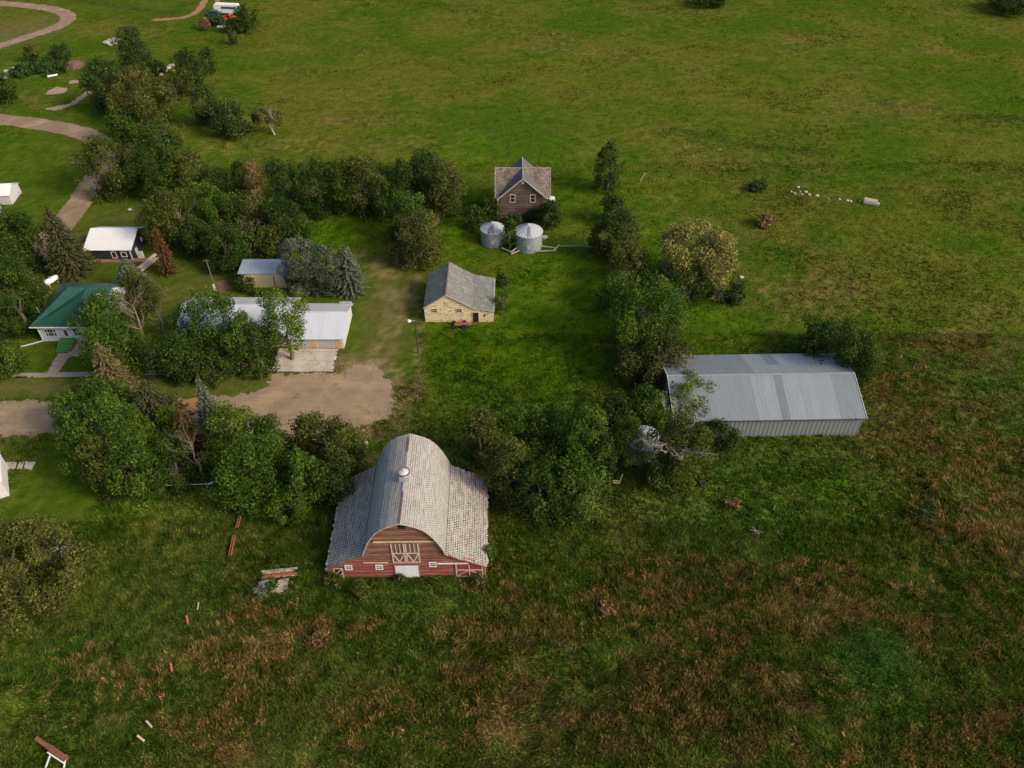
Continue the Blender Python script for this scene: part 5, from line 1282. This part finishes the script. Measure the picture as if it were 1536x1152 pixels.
for q, l, lab in (((283,938), .8, 'short red stake, upper one in the left foreground grass'), ((260,1011), .85, 'short red stake, lower one in the left foreground grass')):
    a = gp(*q); beamobj('stake', lab, (a[0], a[1], a[2]+.15), (a[0]-.25, a[1]+.75, a[2]+.75), .22, .16, 'redwood', 'stake', group='stakes in the left foreground')
for q, q2, m, lab in (((298,918),(300,908),'greywood','grey leaning post top above the red stakes'), ((230,1094),(222,1085),'greywood','thick pale board at the bottom of the left foreground'), ((218,1114),(208,1106),'lightwood','thin pale stick below the thick pale board'), ((245,1054),(241,1048),'redwood','small reddish stick between the red stake and the pale board')):
    beamobj('wood_piece', lab, gp(*q, .45), gp(*q2, .5), .2 if 'thick' in lab else .11, .12, m, 'wood piece', group='stakes in the left foreground')
# rusty implement with pale frame in the bottom left corner
B = empty('farm_implement', gp(80, 1140), 0, 'rusty red farm implement with pale frame at the bottom left corner', 'implement'); o0 = Vector(gp(80, 1140))
q = lambda px, py, z=.5: Vector(gp(px, py, z))-o0
MB().beam(q(59, 1113, .9), q(76, 1124, .8), .4, .25).beam(q(76, 1124, .8), q(103, 1143, .7), .5, .3).beam(q(76, 1132, .7), q(98, 1147, .7), .2, .2).build('beam', M['rust'], B)
MB().beam(q(75, 1133, .8), q(101, 1150, .75), .12, .1).beam(q(103, 1137, .8), q(98, 1156, .5), .12, .1).beam(q(79, 1138, .8), q(71, 1154, .5), .12, .1).build('frame', M['white'], B)
# white bull's-eye object in the big olive tree
B = empty('white_trailer', gp(86, 848), rad(60), 'white object mostly hidden inside the huge olive tree', 'trailer')
MB().bx(-1.6, 1.4, -.75, .75, .5, 1.9).bx(1.4, 1.9, -.6, .6, .6, 1.4).build('body', M['cabroof'], B)
for s in (-.8, .8):
    for e in (-.85, .75): MB().tube((s, e, .35), (s, e+.12, .35), .34, .34, 12).build('wheel', M['tire'], B)
# propane tank
B = empty('propane_tank', gp(80, 427), rad(58), 'white propane tank on the lawn behind the green-roofed house', 'tank')
m = MB(); prof = [(.001, -1.35), (.3, -1.28), (.48, -1.1), (.52, -.9), (.52, .9), (.48, 1.1), (.3, 1.28), (.001, 1.35)]
n = 16
for (r0, z0), (r1, z1) in zip(prof[:-1], prof[1:]):
    for i in range(n):
        a, b = 2*PI*i/n, 2*PI*(i+1)/n
        m.face([(z0, r0*math.cos(a), .85+r0*math.sin(a)), (z0, r0*math.cos(b), .85+r0*math.sin(b)), (z1, r1*math.cos(b), .85+r1*math.sin(b)), (z1, r1*math.cos(a), .85+r1*math.sin(a))][::-1])
m.build('tank_body', M['cabroof'], B); MB().tube((0, 0, 1.34), (0, 0, 1.55), .2, .18, 12).build('valve_dome', M['galv'], B)
MB().bx(-.9, -.7, -.35, .35, -.1, .42).bx(.7, .9, -.35, .35, -.1, .42).build('leg', M['concrete'], B)
# rocks
def rock_mesh(seed, r, sq=.6):
    bm_rs = np.random.RandomState(seed); import bmesh as BM
    bm = BM.new(); BM.ops.create_icosphere(bm, subdivisions=2, radius=r)
    ph = bm_rs.rand(6)*6
    for v in bm.verts:
        c = v.co; k = 1+.18*math.sin(c.x*3/r+ph[0])+.15*math.sin(c.y*3.7/r+ph[1])+.12*math.sin(c.z*4/r+ph[2]); v.co = Vector((c.x*k*(1.2 if seed % 2 else .9), c.y*k, c.z*k*sq))
    me = bpy.data.meshes.new('rock'); bm.to_mesh(me); bm.free(); return me
ROCKM = [rock_mesh(i, .4) for i in range(5)]
for me in ROCKM: me.materials.append(M['rock'])
def rock(px, py, s, label, group, flat=1.0):
    o = bpy.data.objects.new('rock', ROCKM[random.randrange(5)]); COL.objects.link(o); p = gp(px, py); o.location = (p[0], p[1], p[2]+.1*s); o.scale = (s*random.uniform(.8, 1.2), s*random.uniform(.8, 1.2), s*flat); o.rotation_euler.z = random.uniform(0, 6.28)
    return put(o, label, 'rock', group)
LR = 'small white stone in the line of stones leading to the large pale block'
for q in ((1187,287),(1192,290),(1197,281),(1200,287),(1203,291),(1209,288),(1214,292),(1226,293),(1243,297),(1259,299),(1272,301),(1276,302),(1290,303)): rock(*q, random.uniform(.5, .9), LR, 'white stones in the right pasture')
B = empty('concrete_culvert', gp(1305, 306), rad(-24), 'large pale concrete block at the right end of the line of stones', 'concrete block')
m = MB(); m.tube((-1.3, 0, .35), (1.2, 0, .35), .75, .75, 10); m.build('block', M['rock'], B); MB().bx(1.21, 1.7, -.5, .3, 0, .5).build('chunk', M['rock'], B)
for k, q in enumerate([(8,118),(12,112),(15,106),(18,103),(10,108),(6,121),(16,110)]): rock(*q, random.uniform(1.2, 2.2), 'pale boulder in the rock pile near the left edge', 'rock pile near the left edge', .8)
for k, q in enumerate([(168,59),(162,64),(172,66),(178,66),(175,61),(166,68)]): rock(*q, random.uniform(1.6, 3.0), 'pale slab in the debris pile left of the tallest thicket tree', 'debris pile by the tall tree', .45)
for k, q in enumerate([(238,104),(246,107),(252,103),(258,99),(243,112),(262,108),(250,112)]): rock(*q, random.uniform(1.2, 2.2), 'grey rubble lump inside the upper-left thicket', 'rubble in the thicket', .8)
for k, q in enumerate([(44,396),(52,394),(40,412),(46,418),(36,408),(60,397),(70,404)]): rock(*q, random.uniform(1.3, 2.4), 'tan garden boulder under the big dark tree at the left edge', 'garden boulders', .6)
rock(548, 664, .9, 'white stone lying just behind the barn roof top', None, .6); rock(545, 645, .5, 'tiny white stone above the barn roof top, beside the yard', None, .6)
rock(952, 409, 1.1, 'white stone in the gap of the fence line trees, right one', None); rock(932, 410, .9, 'white stone in the gap of the fence line trees, left one', None)
rock(1112, 415, 1.3, 'white stone at the right foot of the yellow-olive tree', None, .6)
def mound(px, py, rx, ry, h, label, mat):
    a = P(px, py); n = 20; vs = []; fs = []; c = MB()
    rnd = random.Random(3)
    prof = [(1.0, -.1), (.8, .35), (.5, .8), (.2, 1.0), (0.0, 1.02)]
    ring = [[(math.cos(2*PI*i/n)*rx*r*(1+.15*math.sin(3*i)), math.sin(2*PI*i/n)*ry*r*(1+.12*math.cos(2*i)), h*z+rnd.uniform(-.05, .05)*h) for i in range(n)] for r, z in prof]
    for A, B_ in zip(ring[:-1], ring[1:]):
        for i in range(n): c.face([A[i], A[(i+1) % n], B_[(i+1) % n], B_[i]])
    o = c.build('soil_mound', mat, None); o.location = gp(px, py); put(o, label, 'soil heap')
mound(113, 100, 2.9, 2.6, 1.5, 'brown soil heap beside the hedge strip', m_plain('brown_soil_heap', (.14, .085, .055), .95, .35, 2))
mound(1108, 442, 1.2, 1.2, .7, 'reddish soil heap at the foot of the yellow-olive tree', m_plain('red_soil', (.16, .07, .04), .95, .35, 2))
mound(133, 968, .8, .7, .12, 'small orange ant mound in the left foreground', m_plain('orange_soil', (.30, .12, .05), .95, .35, 2))
o = MB().tube(gp(72, 117, .3), gp(87, 114, .3), .28, .24, 8).build('log', M['white'], None); put(o, 'short white log on the grass beside the sand patches', 'log')
o = MB().beam(gp(93, 437, .2), gp(100, 428, .2), .3, .1).build('plank', M['lightwood'], None); put(o, 'pale plank lying behind the green-roofed house', 'plank')
# tyre
def torus(R, r, n=20, m=8):
    c = MB(); f = lambda i, j: ((R+r*math.cos(2*PI*j/m))*math.cos(2*PI*i/n), (R+r*math.cos(2*PI*j/m))*math.sin(2*PI*i/n), r*math.sin(2*PI*j/m))
    for i in range(n):
        for j in range(m): c.face([f(i, j), f(i+1, j), f(i+1, j+1), f(i, j+1)])
    return c
o = torus(.36, .14).build('tire', M['tire'], None, True); o.location = gp(1053, 729, .55); o.rotation_euler = (.5, .1, 0); put(o, 'black tire lying in the grass in front of the metal shed trees', 'tire')
# leaning frame beneath the trees
a = empty('broken_rack', gp(928, 726), 0, 'small pale broken wooden frame below the light leafy tree', 'frame'); o0 = Vector(gp(928, 726))
MB().beam((0, 0, 0), (.35, .1, 1.9), .14, .12).build('post', M['lightwood'], a); MB().beam((0, 0, .3), (-1.0, 0, .45), .14, .12).build('rail', M['lightwood'], a); MB().beam((.05, 0, .7), (-.8, 0, .8), .12, .1).build('rail', M['lightwood'], a)
# leaning posts in the pasture
b = gp(960, 272); o = MB().beam(b, (b[0]+.9, b[1], b[2]+1.9), .16, .16).build('leaning_post', M['greywood'], None); put(o, 'tall leaning pale post in the pasture beyond the fence line trees', 'post')
for q, lab in (((973,270),'left of the two short dark posts in the pasture'), ((984,272),'right of the two short dark posts in the pasture')):
    b = gp(*q); o = MB().beam((b[0], b[1], b[2]-.1), (b[0]+.1, b[1], b[2]+.85), .18, .18).build('short_post', M['pole'], None); put(o, lab, 'post', 'short posts in the pasture')
# fallen trunks and branches
def fallen(name, label, a, b, r, seed):
    m = MB(); rnd = random.Random(seed); A, B_ = Vector(a), Vector(b)
    m.tube(A, (A+B_)/2, r, r*.8, 8); m.tube((A+B_)/2, B_, r*.8, r*.5, 8); d = (B_-A).normalized()
    for k in range(5):
        p = A+(B_-A)*rnd.uniform(.25, 1); limb(m, p, d+Vector((rnd.uniform(-.9, .9), rnd.uniform(-.9, .9), rnd.uniform(-.1, .2))), (B_-A).length*.45, r*.4, 2, rnd, .4, 0)
    o = m.build(name, M['palewood'], None); put(o, label, 'fallen tree')
fallen('fallen_tree', 'pale fallen tree trunk with branches at the foot of the yellow-olive tree', gp(1058, 428, 2.0), gp(1086, 449, .3), .16, 5)
fallen('dead_branch', 'small pale dead branch lying in the right foreground', gp(1145, 801, .3), gp(1130, 798, .4), .035, 9)
fallen('fallen_tree', 'reddish fallen trunk across the sidewalk left of the dark trees', gp(222, 561, .2), gp(203, 538, 1.4), .2, 12)
b = gp(263, 573); o = MB().lathe(b, [(.14, -.1), (.14, .55), (.2, .56), (.2, .64), (.1, .8), (.001, .82)], 12).build('red_post', m_plain('red_paint', (.35, .03, .03), .5, .1), None); put(o, 'small red post on the verge by the sidewalk', 'post')

# ---------------------------------------------------------------- parked vehicles at the top
def wheels(B, xs_, w, r, t=.25):
    for X_ in xs_:
        for s in (-1, 1):
            y = s*w/2; c = MB().tube((X_, y-s*t, r), (X_, y+s*.02, r), r, r, 14).build('wheel', M['tire'], B); MB().tube((X_, y+s*.021, r), (X_, y+s*.05, r), r*.5, r*.45, 10).build('rim', M['galv'], c)
M['buswhite'] = m_plain('bus_white', (.70, .70, .67), .4, .06, 1); M['orangepaint'] = m_plain('orange_paint', (.55, .10, .02), .5, .15, 1.5); M['navy'] = m_plain('navy_paint', (.02, .045, .075), .35, .2, 1)
M['shieldglass'] = m_plain('vehicle_glass', (.015, .018, .02), .15, .2)
def body_prism(out, w):
    m = MB(); m.extr(out, -w/2, w/2); return m
p = gp(340, 22); B = empty('bus', (p[0]+.2, p[1]+1.2, p[2]), rad(-8), 'old white bus parked beside shrubs at the top left', 'bus')
out = [(-3.9, .55), (3.7, .55), (3.7, 2.6), (3.45, 2.95), (-3.6, 2.95), (-3.9, 2.6)]
body_prism(out, 2.3).build('body', M['buswhite'], B); MB().bx(-3.5, 3.4, -.8, .8, 2.952, 3.05).build('roof', M['buswhite'], B)
for k in range(7): MB().bx(-1.35+.66*k, -.83+.66*k, -1.19, -1.153, 1.8, 2.45).build('window', M['shieldglass'], B)
MB().bx(3.703, 3.74, -.9, .9, 1.6, 2.5).build('windscreen', M['shieldglass'], B); MB().bx(3.7, 4.6, -.95, .95, .6, 1.5).build('hood', M['buswhite'], B); wheels(B, (-2.3, 3.1), 2.3, .48)
p = gp(322, 23); B = empty('parked_car', (p[0], p[1], p[2]), rad(4), 'dark blue car parked in front of the white bus', 'car')
body_prism([(-2.2, .4), (2.2, .4), (2.25, .85), (1.3, 1.0), (.7, 1.5), (-1.0, 1.5), (-1.7, 1.0), (-2.2, .95)], 1.75).build('body', M['navy'], B)
MB().extr([(-1.5, 1.03), (1.15, 1.03), (.66, 1.44), (-.95, 1.44)], -.89, -.878).build('side_window', M['shieldglass'], B)
MB().slab([(1.33, -.7, 1.03), (1.33, .7, 1.03), (.76, .6, 1.50), (.76, -.6, 1.50)], .03).build('windscreen', M['shieldglass'], B); wheels(B, (-1.4, 1.4), 1.8, .33)
p = gp(345, 31); B = empty('orange_truck', (p[0], p[1]+.2, p[2]), rad(-3), 'old orange truck in front of the white bus', 'truck')
body_prism([(-1.9, .5), (1.9, .5), (1.9, 1.15), (.9, 1.25), (.6, 1.95), (-.5, 1.95), (-.6, 1.25), (-1.9, 1.25)], 1.8).build('body', M['orangepaint'], B)
MB().slab([(.93, -.7, 1.3), (.93, .7, 1.3), (.68, .62, 1.88), (.68, -.62, 1.88)], .03).build('windscreen', M['shieldglass'], B); MB().bx(-.4, .5, -.925, -.903, 1.32, 1.8).build('side_window', M['shieldglass'], B)
MB().bx(-1.8, -.7, -.7, .7, 1.252, 1.42).build('load_bed', M['rust'], B); wheels(B, (-1.25, 1.2), 1.85, .38)
for q, l, lab in (((326,40), 2.6, 'long white board of the debris in front of the orange truck'), ((344,40), 1.2, 'white block at the right end of the debris in front of the orange truck'), ((321,36), .6, 'small white scrap at the left end of the debris by the orange truck')):
    b = gp(*q); o = MB().bx(0, l, -.4, .4, 0, .35).build('debris', M['buswhite'], None); o.location = b; o.rotation_euler = (0, 0, -.12); put(o, lab, 'debris')

# ---------------------------------------------------------------- light, sky, camera
EL, AZ = rad(34), rad(115)              # sun height; azimuth clockwise from +y
sun = bpy.data.lights.new('sun', 'SUN'); sun.energy = 2.3; sun.angle = rad(15); sun.color = (1, .89, .72)
so = bpy.data.objects.new('sun', sun); COL.objects.link(so)
d = Vector((math.sin(AZ)*math.cos(EL), math.cos(AZ)*math.cos(EL), math.sin(EL))); so.rotation_euler = (-d).to_track_quat('-Z', 'Y').to_euler(); so.location = (120, -60, 150)
w = bpy.data.worlds.new('World'); SC.world = w; w.use_nodes = True; t = w.node_tree
sky = t.nodes.new('ShaderNodeTexSky'); sky.sky_type = 'NISHITA'; sky.sun_disc = False; sky.sun_elevation = EL; sky.sun_rotation = AZ; sky.dust_density = 3.5; sky.air_density = 1.0
t.links.new(sky.outputs[0], t.nodes['Background'].inputs[0]); t.nodes['Background'].inputs[1].default_value = .13
cd = bpy.data.cameras.new('camera'); cd.sensor_fit = 'HORIZONTAL'; cd.sensor_width = 36; cd.lens = 36*F/1536; cd.clip_end = 6000; cd.clip_start = .5
co = bpy.data.objects.new('camera', cd); COL.objects.link(co); co.location = (0, 0, CH); co.rotation_euler = (PI/2-TH, 0, 0); SC.camera = co
vs = SC.view_settings; vs.view_transform = 'Standard'; vs.look = 'None'; vs.gamma = 1; vs.use_curve_mapping = False; vs.exposure = 0.56
SC.cycles.max_bounces = 5; SC.cycles.diffuse_bounces = 3; SC.cycles.transparent_max_bounces = 4; SC.cycles.use_denoising = True
